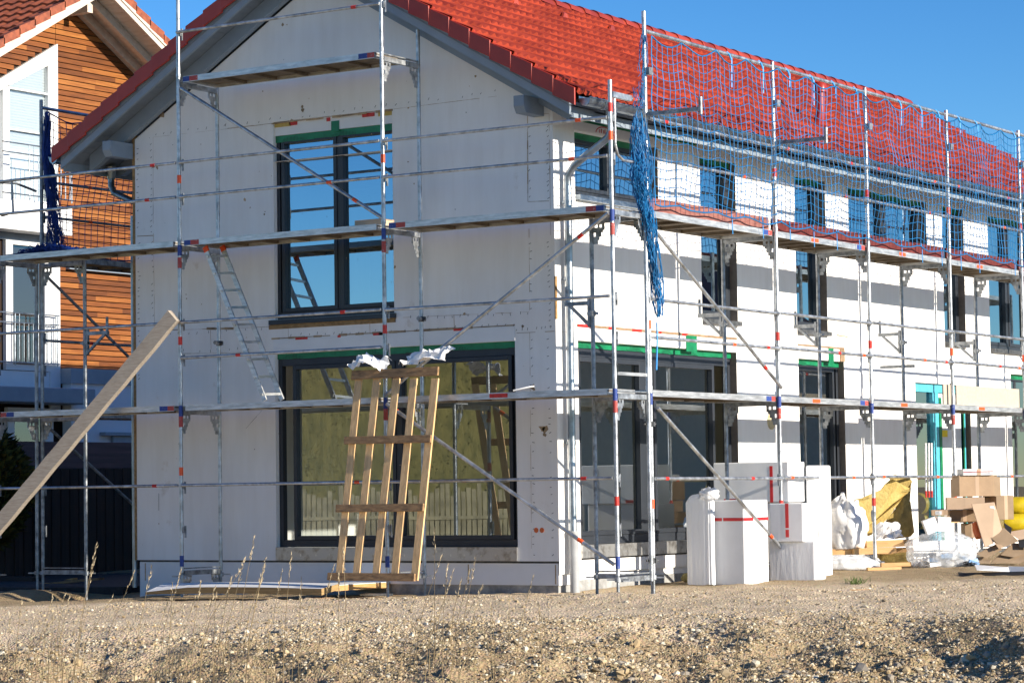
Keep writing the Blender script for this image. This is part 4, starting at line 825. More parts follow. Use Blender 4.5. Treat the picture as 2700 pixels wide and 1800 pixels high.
mb.build('strap', mRope, sn_)
def bundle(name, path, widths, n, m, label, r=.0042, tail=0):
    mb = MB(); path = [np.array(p, float) for p in path]; k = len(path)
    def pos(t):
        t = max(0, min(.9999, t))*(k-1); i = int(t); f = t-i; return path[i]*(1-f)+path[i+1]*f, widths[i]*(1-f)+widths[i+1]*f
    for q in range(n):
        t0 = random.random()**1.3*.85; t1 = min(1, t0+random.uniform(.12, .55)); a = random.uniform(0, 6.283); rr = random.random()**.6; pts = []
        m_ = int(6+14*(t1-t0)); lp = random.random() < .35
        for i in range(m_+1):
            t = t0+(t1-t0)*i/m_
            if lp: t = t0+(t1-t0)*math.sin(math.pi*i/m_)
            c, w = pos(t); a += random.uniform(-.5, .5); rr = min(1, max(.1, rr+random.uniform(-.22, .22)))
            pts.append(c+np.array((math.cos(a)*w*rr, math.sin(a)*w*rr, random.uniform(-.015, .015))))
        mb.tube(pts, r, 3, cap=False)
    return tag(mb.build(name, m), label, 'net', 'blue nets on the scaffolds')
def bp_(u, v, x=.07): return at(u, v, 0, x)
bundle('net_bundle', [bp_(1682, 290), bp_(1682, 345), bp_(1690, 400), bp_(1690, 470), bp_(1700, 530), bp_(1714, 600), bp_(1722, 680), bp_(1732, 760), bp_(1738, 835)], [.06, .10, .125, .14, .10, .085, .085, .085, .05], 175, mNet, 'thick tangle of bright blue netting bunched at the corner post and hanging far down')
bundle('net_bundle', [bp_(1698, 70), bp_(1696, 150), bp_(1690, 220), bp_(1686, 285)], [.02, .06, .08, .10], 34, mNet, 'thin strands of blue netting running up the corner post to the top tube', .0036)
mb = MB(); mb.tube([bp_(1732, 850), bp_(1733, 900), bp_(1731, 975)], .010, 5); tag(mb.build('strap', mRope), 'light blue strap end dangling below the big net tangle in front of the corner window', 'strap')
def left_net(a, b):
    y = .85+2.95*a; z = 4.10+1.85*b-.08*math.sin(math.pi*a*3)**2*b+.04*nz3(y*2, b*3, 11)
    return (LO-.04+.10*nz3(y*.8, b*2, 13), y+.10*nz3(y*1.3, b*2.2, 17)*math.sin(math.pi*b)+.12*(1-a)*(b-.5), z)
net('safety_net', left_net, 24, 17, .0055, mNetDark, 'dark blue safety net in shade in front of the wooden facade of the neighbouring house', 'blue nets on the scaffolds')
lp = lambda u, v: at(u, v, 1, .72)
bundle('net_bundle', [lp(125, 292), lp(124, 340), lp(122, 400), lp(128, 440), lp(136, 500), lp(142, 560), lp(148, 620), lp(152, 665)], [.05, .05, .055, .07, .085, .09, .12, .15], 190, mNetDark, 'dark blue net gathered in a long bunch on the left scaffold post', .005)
mb = MB()
for q in range(110):
    c = np.array((random.uniform(-8.95, -8.15), random.uniform(.12, .50), 4.02)); pts = []
    for i in range(7): x_ = .07*i-.2; pts.append(c+np.array((x_+random.uniform(-.04, .04), random.uniform(-.05, .05), random.uniform(.0, .13)*max(0, 1-abs(c[0]+x_+8.55)/.5)**.6)))
    mb.tube(pts, .006, 3, cap=False)
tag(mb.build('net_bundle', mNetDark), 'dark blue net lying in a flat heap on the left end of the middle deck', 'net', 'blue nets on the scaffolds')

# ---------------------------------------------------------------- ladder, plank, lattice, boards at the gable
lad = empty('ladder', (-4.9, .4, 2.0), 'aluminium ladder slanting down through the deck hatch in front of the gable wall', 'ladder')
mb = []
a0, a1 = at(541, 652, 1, .17), at(699, 1056, 1, .17); b0, b1 = at(586, 650, 1, .53), at(744, 1054, 1, .53)
for p, q in ((a0, a1), (b0, b1)): t = MB(); t.bar(p, q, .022, .065, up=(1, 0, .4)); t.build('stile', mAlu, lad, bevel=.003); c = MB(); c.bar(p+(0, 0, .005), p+(q-p)*.03, .026, .068, up=(1, 0, .4)); c.build('end_cap', mOrange, lad)
for i in range(9):
    f = (i+.55)/8.9; p, q = a0+(a1-a0)*f, b0+(b1-b0)*f; t = MB(); t.bar(p+(0, -.03, 0), q+(0, .02, 0), .03, .03); t.build('rung', mAlu, lad)
P1 = at(459, 832, 1, -.10); P0 = at(4, 1376, 1, -.42); d = (P1-P0)/np.linalg.norm(P1-P0); P0 = P0-d*1.15
nf = np.cross(d, np.array((0, 0, 1.))); nf = nf/np.linalg.norm(nf); nf = nf if nf[1] < 0 else -nf; wv = np.cross(d, nf); wv = wv if wv[2] > 0 else -wv
mb = MB(); k = 30
for i in range(k+1):
    c = P0+(P1-P0)*i/k; w0, w1 = .088+.003*math.sin(i*1.7), .088+.003*math.sin(i*2.3+1); sec = [c-wv*w0+nf*.045, c+wv*w1+nf*.045, c+wv*w1-nf*.045, c-wv*w0-nf*.045]
    if i:
        for a in range(4): mb.add([pv[a], pv[(a+1) % 4], sec[(a+1) % 4], sec[a]], [(0, 1, 2, 3)])
    if i in (0, k): mb.add(sec, [(0, 1, 2, 3)])
    pv = sec
mPlank = mat('weathered_plank', (.46, .40, .33), .85, c2=(.31, .26, .21), scale=5, lo=.3, hi=.7, bump=.35, bscale=18, stretch=(1, 1, 1))
_nt = mPlank.node_tree; _mp = [n for n in _nt.nodes if n.type == 'MAPPING'][0]; _mp.inputs['Rotation'].default_value = (0, math.atan2(d[2], d[0]), 0); _mp.inputs['Scale'].default_value = (1.2, 8, 14)
tag(mb.build('wooden_plank', mPlank), 'long weathered wooden plank leaning steeply against the left end of the gable scaffold', 'plank')
rack = empty('wooden_lattice', tuple(at(1010, 1520, 1, -.6)), 'tall lattice of five pale slats on dark battens leaning before the big window', 'lattice')
tops = [905, 1030, 1165, 1285, 1432]; bots = [768, 885, 1020, 1150, 1288]
yt, yb_ = -.13, -.62
for i in range(5):
    p = at(600+tops[i]/2.613, 500+1300/2.613, 1, yt); q = at(600+bots[i]/2.613, 1000+1385/2.613, 1, yb_); m_ = MB(); m_.bar(q, p, .095, .026, up=(0, -1, .2)); m_.build('slat', mWoodLong, rack, bevel=.002)
for j, (xa, ya, xb, yb2, f) in enumerate(((858, 1278-1306, 1452, 1248-1306, 1.), (806, 420, 1402, 408, .62), (749, 888, 1350, 880, .31), (692, 1356, 1290, 1362, .0))):
    y = yb_+(yt-yb_)*f-.035; p, q = at(600+xa/2.613, 1000+ya/2.613, 1, y), at(600+xb/2.613, 1000+yb2/2.613, 1, y); m_ = MB(); m_.bar(p, q, .03, .085 if j != 0 else .10, up=(0, .15, 1)); m_.build('batten', mWoodDark, rack, bevel=.002)
def crumple(name, c, ax, ay, nx, ny, amp, m, label, cat='plastic sheet', seed=1, lift=0, group=None):
    c, ax, ay = np.array(c, float), np.array(ax, float), np.array(ay, float); n = np.cross(ax, ay); n /= np.linalg.norm(n); mb = MB(); vs = []
    for i in range(nx+1):
        for j in range(ny+1):
            a, b = i/nx-.5, j/ny-.5; h = amp*(nz3(a*3.2+seed, b*3.2, seed)+.8*abs(nz3(a*6, b*6+seed, 2))+.2*nz3(a*13, b*13, seed+3)); e = 1+.25*nz3(a*4, b*4+seed*2, 8)
            vs.append(c+ax*a*e+ay*b*e+n*(h+lift*(1-4*a*a)))
    k = ny+1; mb.add(vs, [(i*k+j, (i+1)*k+j, (i+1)*k+j+1, i*k+j+1) for i in range(nx) for j in range(ny)], 0, False)
    o = mb.build(name, m); so_ = o.modifiers.new('thick', 'SOLIDIFY'); so_.thickness = .003; return tag(o, label, cat, group)
t0, t1 = at(975, 968, 1, -.12), at(1120, 955, 1, -.12)
crumple('plastic_sheet', t0+(0, 0, .045), (.46, 0, -.06), (.03, .20, .11), 12, 9, .09, mSack, 'crumpled white plastic sheet draped on the left end of the lattice top', seed=3, lift=.03)
crumple('plastic_sheet', t1+(.04, 0, .05), (.62, 0, .08), (.02, .20, .11), 14, 9, .10, mSack, 'crumpled white plastic sheet draped on the right end of the lattice top', seed=8, lift=.02)
g_ = gat(1103, 1552); crumple('plastic_sheet', g_+(0, .05, .07), (.26, 0, 0), (0, .2, .06), 9, 7, .14, mSack, 'small crumpled white plastic lump on the ground at the lattice foot', seed=5, lift=.05)
g_ = gat(1190, 1546); crumple('plastic_sheet', g_+(0, .1, .015), (.24, 0, 0), (0, .1, .0), 8, 4, .05, mSack, 'flat scrap of white plastic on the ground before the plinth', seed=6)
c_ = gat(848, 1579); c_ = np.array((c_[0], c_[1], c_[2]+.028))
eb = MB(); k = 16; prev = None
for i in range(k+1):
    f = i/k; x = c_[0]-2.62*f; zz = c_[2]+(.012-.02*f+.018*math.sin(f*3.0)); sec = [(x, c_[1]+.0, zz), (x, c_[1]+.33, zz+.055), (x, c_[1]+.33, zz+.12), (x, c_[1], zz+.075-.045*max(0, f-.75)/.25)]
    if prev:
        for (a, b, m_) in ((0, 1, 1), (1, 2, 1), (2, 3, 0), (3, 0, 1)): eb.add([prev[a], prev[b], sec[b], sec[a]], [(0, 1, 2, 3)], m_)
    else: eb.add(sec, [(0, 1, 2, 3)], 1)
    prev = sec
eb.add(prev, [(3, 2, 1, 0)], 1)
mEdge = mat('layered_board_edge', (.40, .26, .11), .8, c2=(.26, .16, .06), scale=3, stretch=(1, 1, 30), lo=.35, hi=.6)
o_ = eb.build('insulation_board', [mWhitePanel, mEdge]); tag(o_, 'long white faced board with layered brown edge lying on the ground before the gable', 'board')
q_ = gat(1050, 1563); a_ = q_-c_+np.array((0, 0, .02)); b_ = np.array((-a_[1], a_[0], 0)); b_ = b_/np.linalg.norm(b_)*.55; t_ = .335/max(.34, abs(a_[1])); mb = MB(); o3 = c_+a_*t_+np.array((.004, .0, .05)); a_ = a_*(1-t_); mb.obox(o3, a_, b_, (0, 0, .062)); mb.obox(o3+(0, 0, .063), a_, b_, (0, 0, .006), 1); o_ = mb.build('insulation_board', [mBeam, mWhitePanel]); tag(o_, 'right end of the long white board, with sunlight put into its edge colour', 'board')  # end face of the long board; brighter edge colour stands in for sunlight
mb = MB(); p = gat(982, 1573); mb.obox(p+(-.18, 0, .0), (.36, .06, 0), (-.03, .14, .0), (0, 0, .022)); tag(mb.build('metal_sheet', mZinc), 'thin grey sheet lying on the soil in front of the board ends', 'sheet')
mb = MB(); mb.box((-3.62, .18, 4.004), (-3.22, .42, 4.085)); o_ = mb.build('parcel', mCardPale, None, bevel=.004); tag(o_, 'small pale carton standing on the middle deck before the upper window', 'box')
l_ = MB(); l_.box((-3.53, .178, 4.02), (-3.43, .18, 4.07)); 
mb = MB(); mb.tube([GF.p(ga(1408, 1018), .0, gz(1408, 1018)), GF.p(ga(1402, 1019), .05, gz(1402, 1020)), GF.p(ga(1366, 1030), .10, gz(1366, 1030))], .010, 8); mb.build('conduit', mWhitePanel, house)
p = gat(1478, 1545); mb = MB(); mb.tube([p+(-.10, 0, .01), p+(-.04, 0, .035), p+(.04, .0, .035), p+(.1, 0, .0)], [.02, .05, .05, .02], 10); tag(mb.build('pipe_cap', mat('green_plastic', (.01, .22, .10), .45)), 'small green plastic cap half buried at the house corner', 'cap')
p = gat(1815, 1538); mb = MB(); mb.tube([p+(-.09, 0, .05), p+(-.05, 0, .07), p+(.04, 0, .07), p+(.10, 0, .05)], [.02, .055, .06, .02], 9); tag(mb.build('field_stone', mat('ochre_stone', (.30, .25, .10), .9, var=.3, scale=20, bump=.4)), 'rounded ochre stone beside the foot of the wrapped foam sheets', 'stone')

# ---------------------------------------------------------------- foam packs and rubbish by the wall
def depth(p): return float(np.dot(np.array(p)-CAM, FW))
def lr(al): return np.array((*( -math.cos(al)*R2+math.sin(al)*H2), 0)), np.array((*(math.sin(al)*R2+math.cos(al)*H2), 0))
def pack(name, u0, uc, u1, vt, vb, Z, label, al=R(35), m=None, cat='foam pack', bev=.012, group='white foam packs stacked by the wall', slabs=0, wob=0.0, cut=True):
    p = atz(uc, vb, Z); h = (vb-vt)*Z/FPX; Lf, Rt = lr(al); a = (uc-u0)*Z/FPX/math.cos(al); b = (u1-uc)*Z/FPX/math.sin(al)
    root = empty(name, tuple(p), label, cat, group)
    mb = MB()
    n = slabs or max(3, int(h/.06))
    if slabs:
        for i in range(n):
            o = random.uniform(-.006, .006); mb.obox(p+Lf*a*i/n+Rt*o, Lf*a/n*.93, Rt*b, (0, 0, h*random.uniform(.985, 1.0)))
    else: mb.obox(p, Lf*a, Rt*b, (0, 0, h))
    mb.build('foam_block', m or mFoam, root, bevel=bev)
    return root, p, Lf*a, Rt*b, h
def stripe(root, p, A, Bv, h, face, a0, a1, z0, z1, m=None, name='red_band', off=.0025):
    nrm = -Bv/np.linalg.norm(Bv) if face == 'L' else -A/np.linalg.norm(A); E_ = A if face == 'L' else Bv; mb = MB()
    mb.obox(p+E_*a0+nrm*(off+.001)+(0, 0, z0*h), E_*(a1-a0), nrm*-.002, (0, 0, (z1-z0)*h)); mb.build(name, m or mBand, root)
mFilmWrap = mat('taut_film', (.78, .79, .81), .22, bump=.35, scale=2, bscale=2.2, stretch=(9, 9, .5), spec=.6); mCrease = mat('creased_wrap', (.76, .76, .77), .3, bump=.5, scale=2, bscale=3, stretch=(4, 4, .8), spec=.5)
mBand = mat('red_band', (.60, .018, .022), .4)
U4 = lambda a: 1750+a/3.485
V4 = lambda b: 1150+b/3.485
Zb = depth(gat(U4(752), V4(1362))); print('foam depth', Zb)
r0, p, A, Bv, h = pack('foam_pack', U4(460), U4(747), U4(1006), V4(586), V4(1368), Zb, 'waist-high white foam pack with a broken red band around it, foremost of the stack', slabs=0)
for f, a0, a1 in (('L', .02, .62), ('L', .66, 1.0), ('R', 0, .38), ('R', .44, 1)): stripe(r0, p, A, Bv, h, f, a0, a1, .755, .793)
Zs = Zb+.10
r1, p, A, Bv, h = pack('foam_pack', U4(236), U4(440), U4(474), V4(580), V4(1362), Zs, 'standing foam sheets wrapped in clear film with a tied top, leftmost of the stack', slabs=7, bev=.012, m=mFoam)
mb = MB(); c = p+A*.5+Bv*.5; k = 72; vs = []; rings = [(0, 1.05), (.3, 1.03), (.7, 1.04), (.96, 1.07), (1.01, .95), (1.02, .9), (1.03, .7), (1.035, .4), (1.04, .05)]
for zf, sc in rings:
    for j in range(k):
        t = 2*math.pi*j/k; e = lambda q: math.copysign(abs(q)**.45, q); x, y = e(math.cos(t)), e(math.sin(t)); w = 1+.02*nz3(math.cos(t)*6, math.sin(t)*6, zf*7)
        s2 = sc*(1.05 if zf < 1.02 else 1.); vs.append(c+A*.5*x*s2*w*(1+.05*math.cos(t*15))+Bv*.5*y*s2*w*(1+.05*math.cos(t*15))+np.array((0, 0, zf*h+(.015 if zf < 1 else .05)*nz3(t*2, zf*9, 1))))
mb.add(vs, [(i*k+j, i*k+(j+1) % k, (i+1)*k+(j+1) % k, (i+1)*k+j) for i in range(len(rings)-1) for j in range(k)], 0, True); mb.build('film_wrap', mFilmWrap, r1)
tuft_at = p+A*.1+Bv*.6+(0, 0, h*1.0)
Zc = Zb+1.15
r2, p, A, Bv, h = pack('foam_pack', U4(487), U4(1150), U4(1342), V4(232), V4(604), Zc, 'big white foam pack with a vertical red band on top at the back', al=R(28))
stripe(r2, p, A, Bv, h, 'L', .205, .245, 0, .90); stripe(r2, p, A, Bv, h, 'L', .70, .86, .02, .10)
r3, p, A, Bv, h = pack('foam_pack', U4(492), U4(1150), U4(1335), V4(606), V4(1340), Zc+.02, 'white foam pack underneath the big one, mostly hidden at the back of the stack', al=R(28))
Zd = Zb+.55
r4, p, A, Bv, h = pack('foam_pack', U4(992), U4(1282), U4(1448), V4(614), V4(968), Zd, 'white foam pack with a vertical red band resting on a crumpled wrapped one', al=R(30))
stripe(r4, p, A, Bv, h, 'L', .42, .52, .36, 1.0); stripe(r4, p, A, Bv, h, 'L', .42, .52, .12, .32)
r5, p, A, Bv, h = pack('foam_pack', U4(1000), U4(1392), U4(1490), V4(972), V4(1352), Zd-.03, 'low white foam pack in creased film at the right foot of the stack', al=R(30), m=mFoam)
mb = MB(); mb.obox(p-A*.01-Bv*.02, A*1.02, Bv*1.04, (0, 0, h*1.03)); mb.build('film_wrap', mCrease, r5, bevel=.02)
r6, p, A, Bv, h = pack('foam_pack', U4(1325), U4(1345), U4(1584), V4(268), V4(1330), Zc+.35, 'tall white foam pack with rounded top corner at the far right of the stack', al=R(50), bev=.07)
mb = MB(); q = atz(U4(1450), V4(1330), Zd+.5); mb.prism([atz(U4(1448), V4(590), Zd+.6), atz(U4(1532), V4(585), Zd+.75), atz(U4(1490), V4(1312), Zd+.3), atz(U4(1395), V4(1330), Zd+.2)], np.array((*H2, 0))*.10); tag(mb.build('foam_sheet', mFoam, None, bevel=.006), 'slanting white foam sheet leaning on the right side of the foam stack', 'foam sheet', 'white foam packs stacked by the wall')
def blob(name, c, rx, ry, rz, m, label, cat, amp=.18, seed=1, knot=None, group=None, bumps=3.5, root=None):
    mb = MB(); nu, nv = 30, 16; vs = []
    for i in range(nv+1):
        ph = math.pi*i/nv
        for j in range(nu):
            t = 2*math.pi*j/nu; d_ = np.array((math.cos(t)*math.sin(ph), math.sin(t)*math.sin(ph), math.cos(ph)))
            q = 1+amp*(nz3(*(d_*bumps*.5+seed))+.7*abs(nz3(*(d_*bumps+seed*2)))+.35*nz3(*(d_*bumps*3+seed)))
            v_ = d_*q; v_[2] = max(v_[2], -.62); vs.append(np.array(c)+np.array((*(R2*v_[0]*rx+H2*v_[1]*ry), (v_[2]+.62)*rz/1.62)))
    mb.add(vs, [(i*nu+j, (i+1)*nu+j, (i+1)*nu+(j+1) % nu, i*nu+(j+1) % nu) for i in range(nv) for j in range(nu)], 0, True)
    if knot is not None: mb.tube([np.array(c)+knot, np.array(c)+knot+(.02, 0, .06), np.array(c)+knot+(-.04, .0, .14)], [.10, .03, .09], 8)
    o = mb.build(name, m, root)
    return o if root is not None else tag(o, label, cat, group)
blob('film_tuft', tuft_at, .10, .08, .13, mFilmDense, '', '', .5, 6, None, None, 6, r1)
U5 = lambda a: 2200+a/3.484
V5 = lambda b: 1150+b/3.484
Zk = depth(gat(U5(60), V5(1235)))+.5; print('sack depth', Zk)
sp_ = atz(U5(120), V5(1030), Zk); blob('plastic_sack', sp_, .255, .26, (1030-590)/3.484*Zk/FPX, mSack, 'bulging white plastic sack lying on timbers between foam stack and yellow wool', 'sack', .30, 4, np.array((-.10, 0, .50)), None, 6)
g_ = gat(U5(90), V5(1238)); blob('plastic_bag', g_+np.array((*(R2*.1+H2*.3), 0)), .42, .2, .19, mFilmDense, 'flat clear plastic bag with white scraps lying under the timbers', 'bag', .2, 9)
wl = lambda a, b, dz=0: atz(U5(a), V5(b), Zk+.45+dz)
wool = empty('mineral_wool_board', tuple(wl(450, 930)), 'torn yellow mineral wool board standing on edge beside the white sack', 'insulation')
mb = MB(); bk = np.array((*H2, 0)); mb.prism([wl(130, 640), wl(300, 545), wl(430, 492), wl(470, 440), wl(530, 388), wl(600, 430), wl(690, 475, .1), wl(676, 520, .1), wl(640, 545, .1), wl(610, 590), wl(560, 655), wl(500, 745), wl(400, 842), wl(340, 905), wl(300, 918), wl(285, 850)], bk*.08); mb.build('front_layer', mWool, wool)
mb = MB(); mb.prism([wl(500, 362, .2), wl(560, 352, .2), wl(690, 378, .25), wl(715, 412, .25), wl(690, 480, .2), wl(640, 560, .2), wl(560, 672, .15), wl(420, 850, .15), wl(400, 905, .15), wl(560, 940, .15), wl(700, 920, .3), wl(735, 880, .3), wl(700, 600, .3), wl(560, 500, .2)], bk*.06); mb.build('rear_layer', mWoolDk, wool)  # shadow side of the wool: its shade is put into the darker colour
mb = MB(); mb.bar(wl(185, 588, -.015), wl(690, 492, .08), .02, .03); mb.build('groove', mWoolDk, wool)
def beam(a0, b0, a1, b1, Z0, Z1, w, label, m=None, up=(0, 0, 1), th=None):
    mb = MB(); mb.bar(atz(U5(a0), V5(b0), Z0), atz(U5(a1), V5(b1), Z1), th or w, w, up); return tag(mb.build('timber_beam', m or mBeam, None, bevel=.003), label, 'beam', 'sawn timbers by the wall')
beam(-120, 1064, 165, 1058, Zk-.15, Zk-.12, .075, 'sawn timber beam in the row under the white sack, left end behind the foam')
beam(170, 1058, 560, 1044, Zk-.20, Zk-.05, .08, 'sawn timber beam with a knotty end block below the scaffold post')
beam(285, 992, 710, 975, Zk-.1, Zk+.05, .088, 'thick pale timber beam lying uppermost, right of the white sack')
beam(330, 1060, 720, 1045, Zk+.1, Zk+.2, .08, 'orange tinted timber beam directly below the uppermost one')
beam(425, 1180, 700, 1172, Zk-.5, Zk-.4, .05, 'short low timber batten near the ground left of the rubbish bag'); beam(300, 1218, 610, 1210, Zk-.7, Zk-.5, .04, 'thin timber lath on the soil left of the rubbish bag')
for i, (a, b) in enumerate(((390, 1030), (470, 1120))): pass
g_ = atz(U5(420), V5(1150), Zk+.1); mb = MB(); mb.obox(g_+(0, 0, -.12), np.array((*R2, 0))*.45, np.array((*H2, 0))*.3, (0, 0, .24)); tag(mb.build('mineral_wool_offcut', mWoolDk, None, bevel=.03), 'dark brown wool offcut lying below the timber beams', 'insulation')
mb = MB(); q = atz(U5(490), V5(945), Zk+.2); o_ = crumple('paper_bag', q+(0, 0, .1), np.array((*R2, 0))*.35+(0, 0, .02), np.array((*H2, 0))*.1+(0, 0, .2), 9, 7, .10, mSack, 'crumpled white and yellow bag on the timbers before the wool board', 'bag', seed=12, lift=.04)
# rubbish bag
Zt = depth(gat(U5(900), V5(1218)))+.35; print('trash depth', Zt)
tc_ = atz(U5(1005), V5(1212), Zt); bagroot = empty('rubbish_bag', tuple(tc_), 'big clear plastic rubbish bag full of white and blue foam scraps', 'bag')
for i in range(40):
    a, b, z = random.uniform(-.42, .42), random.uniform(-.24, .12), random.uniform(.02, .30)*(1-abs(random.uniform(0, .5))); c = np.array(tc_)+np.array((*(R2*a*(.9-.5*z)+H2*b), z)); e = random.uniform(.07, .16); th = random.uniform(0, 3.1); dx = np.array((math.cos(th)*e, math.sin(th)*e, random.uniform(-.06, .06))); dy = np.cross(dx, (random.uniform(-.5, .5), .1, 1)); dy = dy/np.linalg.norm(dy)*e*.7
    m_ = MB(); m_.obox(c, dx, dy, np.cross(dx, dy)/np.linalg.norm(np.cross(dx, dy))*.05); m_.build('foam_scrap', mFoam if i % 4 else mat('blue_scrap', (.25, .42, .66), .5), bagroot)
blob('bag_film', tc_, .455, .34, .47, mFilm, '', '', .20, 2, None, None, 2.6, bagroot)
# cardboard
def cbox(u0, u1, v0, v1, Z, dp, label, yaw=0., m=None, flap=None, tilt=0., cat='cardboard box', name='cardboard_box', lab=None, open_=False):
    p = atz(U5(u0), V5(v1), Z); q = atz(U5(u1), V5(v1), Z); w = (U5(u1)-U5(u0))*Z/FPX; h = (V5(v1)-V5(v0))*Z/FPX
    ex = np.array((*(R2*math.cos(yaw)+H2*math.sin(yaw)), 0)); ey = np.array((*(-R2*math.sin(yaw)+H2*math.cos(yaw)), 0)); ez = np.array((0, 0, 1.))
    if tilt: ex, ez = ex*math.cos(tilt)+ez*math.sin(tilt), ez*math.cos(tilt)-ex*math.sin(tilt)
    root = empty(name, tuple(p), label, cat, 'cardboard boxes in the rubbish pile'); mb = MB()
    if open_:
        t = .006
        for o, a, b in ((p, ex*w, ez*h), (p+ey*dp, ex*w, ez*h)): mb.obox(o, a, ey*t, b)
        mb.obox(p+ey*t, ex*t, ey*(dp-t), ez*h); mb.obox(p+ex*(w-t)+ey*t, ex*t, ey*(dp-t), ez*h); mb.obox(p+ey*t+ex*t, ex*(w-2*t), ey*(dp-t), ez*t)
    else: mb.obox(p, ex*w, ey*dp, ez*h)
    b_ = mb.build('carton', m or mCard, root, bevel=.002)
    s_ = MB(); s_.obox(p+ex*w*.46-ey*.0015, ex*.05, ey*.001, ez*h); s_.build('packing_tape', mCardPale, root)
    for f in (flap or []):
        o = p+ex*w*f[0]+ez*h*f[1]+ey*f[2]; m_ = MB(); m_.obox(o, ex*f[3]+ez*f[4]+ey*f[5], ex*f[6]+ez*f[7]+ey*f[8], np.cross(ex*f[3]+ez*f[4]+ey*f[5], ex*f[6]+ez*f[7]+ey*f[8])*.02); m_.build('flap', mCardDk, root)
    if lab:
        m_ = MB(); m_.obox(p+ex*w*lab[0]+ez*h*lab[1]-ey*.003, ex*w*lab[2], ey*.0012, ez*h*lab[3]); m_.build('paper_label', mPaper, root)
        m_ = MB()
        for i in range(4): m_.obox(p+ex*w*(lab[0]+.03)+ez*h*(lab[1]+lab[3]*(.15+.2*i))-ey*.004, ex*w*lab[2]*random.uniform(.4, .85), ey*.0008, ez*h*lab[3]*.07)
        m_.build('label_print', mRollTxt, root)
    return root
Zp = Zt+.15
cbox(1150, 1480, 360, 552, Zp+.25, .32, 'crushed cardboard box with open side flaps on top of the pile', .12, mCard, [(1, .0, 0, .10, -.02, .04, -.0, .26, .02), (1, 1, .1, .07, .0, 0, .03, -.30, .1), (0, .05, 0, -.10, -.03, .05, 0, .24, 0)], open_=True)
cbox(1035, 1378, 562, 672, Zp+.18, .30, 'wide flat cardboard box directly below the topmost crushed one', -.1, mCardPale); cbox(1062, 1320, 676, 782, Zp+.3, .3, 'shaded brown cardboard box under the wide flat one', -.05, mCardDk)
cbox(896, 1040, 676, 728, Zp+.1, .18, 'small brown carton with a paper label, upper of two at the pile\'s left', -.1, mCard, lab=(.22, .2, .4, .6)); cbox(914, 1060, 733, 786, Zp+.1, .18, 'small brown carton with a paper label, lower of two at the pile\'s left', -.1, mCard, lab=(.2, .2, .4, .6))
cbox(1492, 1672, 545, 764, Zp+.3, .35, 'dark upright cardboard box behind the leaning flat carton', .35, mCardDk); cbox(1200, 1330, 800, 930, Zp+.42, .3, 'brown cardboard box low in the middle of the pile, half hidden', .0, mCardDk); cbox(1385, 1500, 560, 640, Zp+.45, .2, 'dark inside of the wide flat carton, put in as a narrow brown block', .1, mCardDk)  # last block stands in for the shade inside the flat carton
mb = MB(); P5 = lambda a, b, z=0: atz(U5(a), V5(b), Zp+z); mb.prism([P5(1262, 622), P5(1470, 603, .02), P5(1540, 850, -.1), P5(1455, 985, -.22), P5(1385, 1020, -.25)], np.array((*H2, 0))*.045)
o_ = mb.build('flat_carton', mCardPale, None, bevel=.003); tag(o_, 'large flat carton leaning upright against the front of the pile', 'cardboard box', 'cardboard boxes in the rubbish pile')
mb = MB(); mb.prism([P5(1425, 640, -.012), P5(1465, 636, -.012), P5(1478, 672, -.02), P5(1438, 678, -.02)], np.array((*H2, 0))*.004); mb.build('paper_label', mPaper, o_)
cs = [([(1420, 915), (1555, 842), (1690, 962), (1545, 1022)], 'folded cardboard sheet with raised flap at the right of the pile', mCardDk, -.3), ([(1312, 1085), (1500, 990), (1540, 1040), (1400, 1118)], 'torn cardboard flap lying below the leaning carton', mCardDk, -.35), ([(1600, 885), (1760, 858), (1790, 930), (1700, 950)], 'cardboard sheet jutting out at the right edge of the pile', mCardPale, -.1),
      ([(1440, 1160), (1560, 1060), (1790, 1040), (1790, 1130), (1700, 1165)], 'dark cardboard panel lying flat at the foot of the pile', mCardDk, -.3), ([(1275, 1120), (1370, 1112), (1440, 1140), (1430, 1165), (1290, 1160)], 'small brown cardboard piece on the ground next to the rubbish bag', mCardDk, -.4), ([(1690, 960), (1740, 900), (1800, 930), (1800, 1020), (1700, 1020)], 'black folded cardboard corner at the far right of the pile', mBlackSheet, -.2),
      ([(1425, 912), (1475, 905), (1548, 1018), (1510, 1030)], 'narrow brown cardboard flap edge under the folded sheet', mCard, -.33), ([(1530, 1090), (1640, 985), (1790, 1000), (1790, 1060), (1650, 1110)], 'brown cardboard panel half buried under the folded sheet', mCardDk, -.27), ([(1560, 800), (1630, 845), (1620, 900), (1575, 880)], 'small dark plastic wrapper with white print lying on the cartons', mBlackSheet, -.15)]
for pts, lab, m_, dz in cs:
    mb = MB(); n_ = len(pts); mb.prism([atz(U5(a), V5(b), Zp+dz+.22*(1-(b-min(q[1] for q in pts))/max(1, (max(q[1] for q in pts)-min(q[1] for q in pts))))) for a, b in pts], np.array((*(H2*.02), .012))); tag(mb.build('cardboard_sheet', m_), lab, 'cardboard', 'cardboard sheets in the rubbish pile')
for a0, a1, b0, b1, lab in ((1185, 1465, 300, 358, 'flat grey and white printed carton lying on the topmost cardboard box'), ):
    r_ = cbox(a0, a1, b0, b1, Zp+.24, .3, lab, .1, mPaper, name='printed_carton'); m_ = MB(); p = atz(U5(a0), V5(b0+26), Zp+.235); m_.bar(p, atz(U5(a1), V5(b0+20), Zp+.24+.008), .004, .006); m_.build('red_line', mBand, r_)
mb = MB(); mb.bar(P5(935, 790, .1), P5(1310, 782, .25), .25, .012); tag(mb.build('shelf_board', mBeam), 'thin wooden board lying under the two small labelled cartons', 'board')
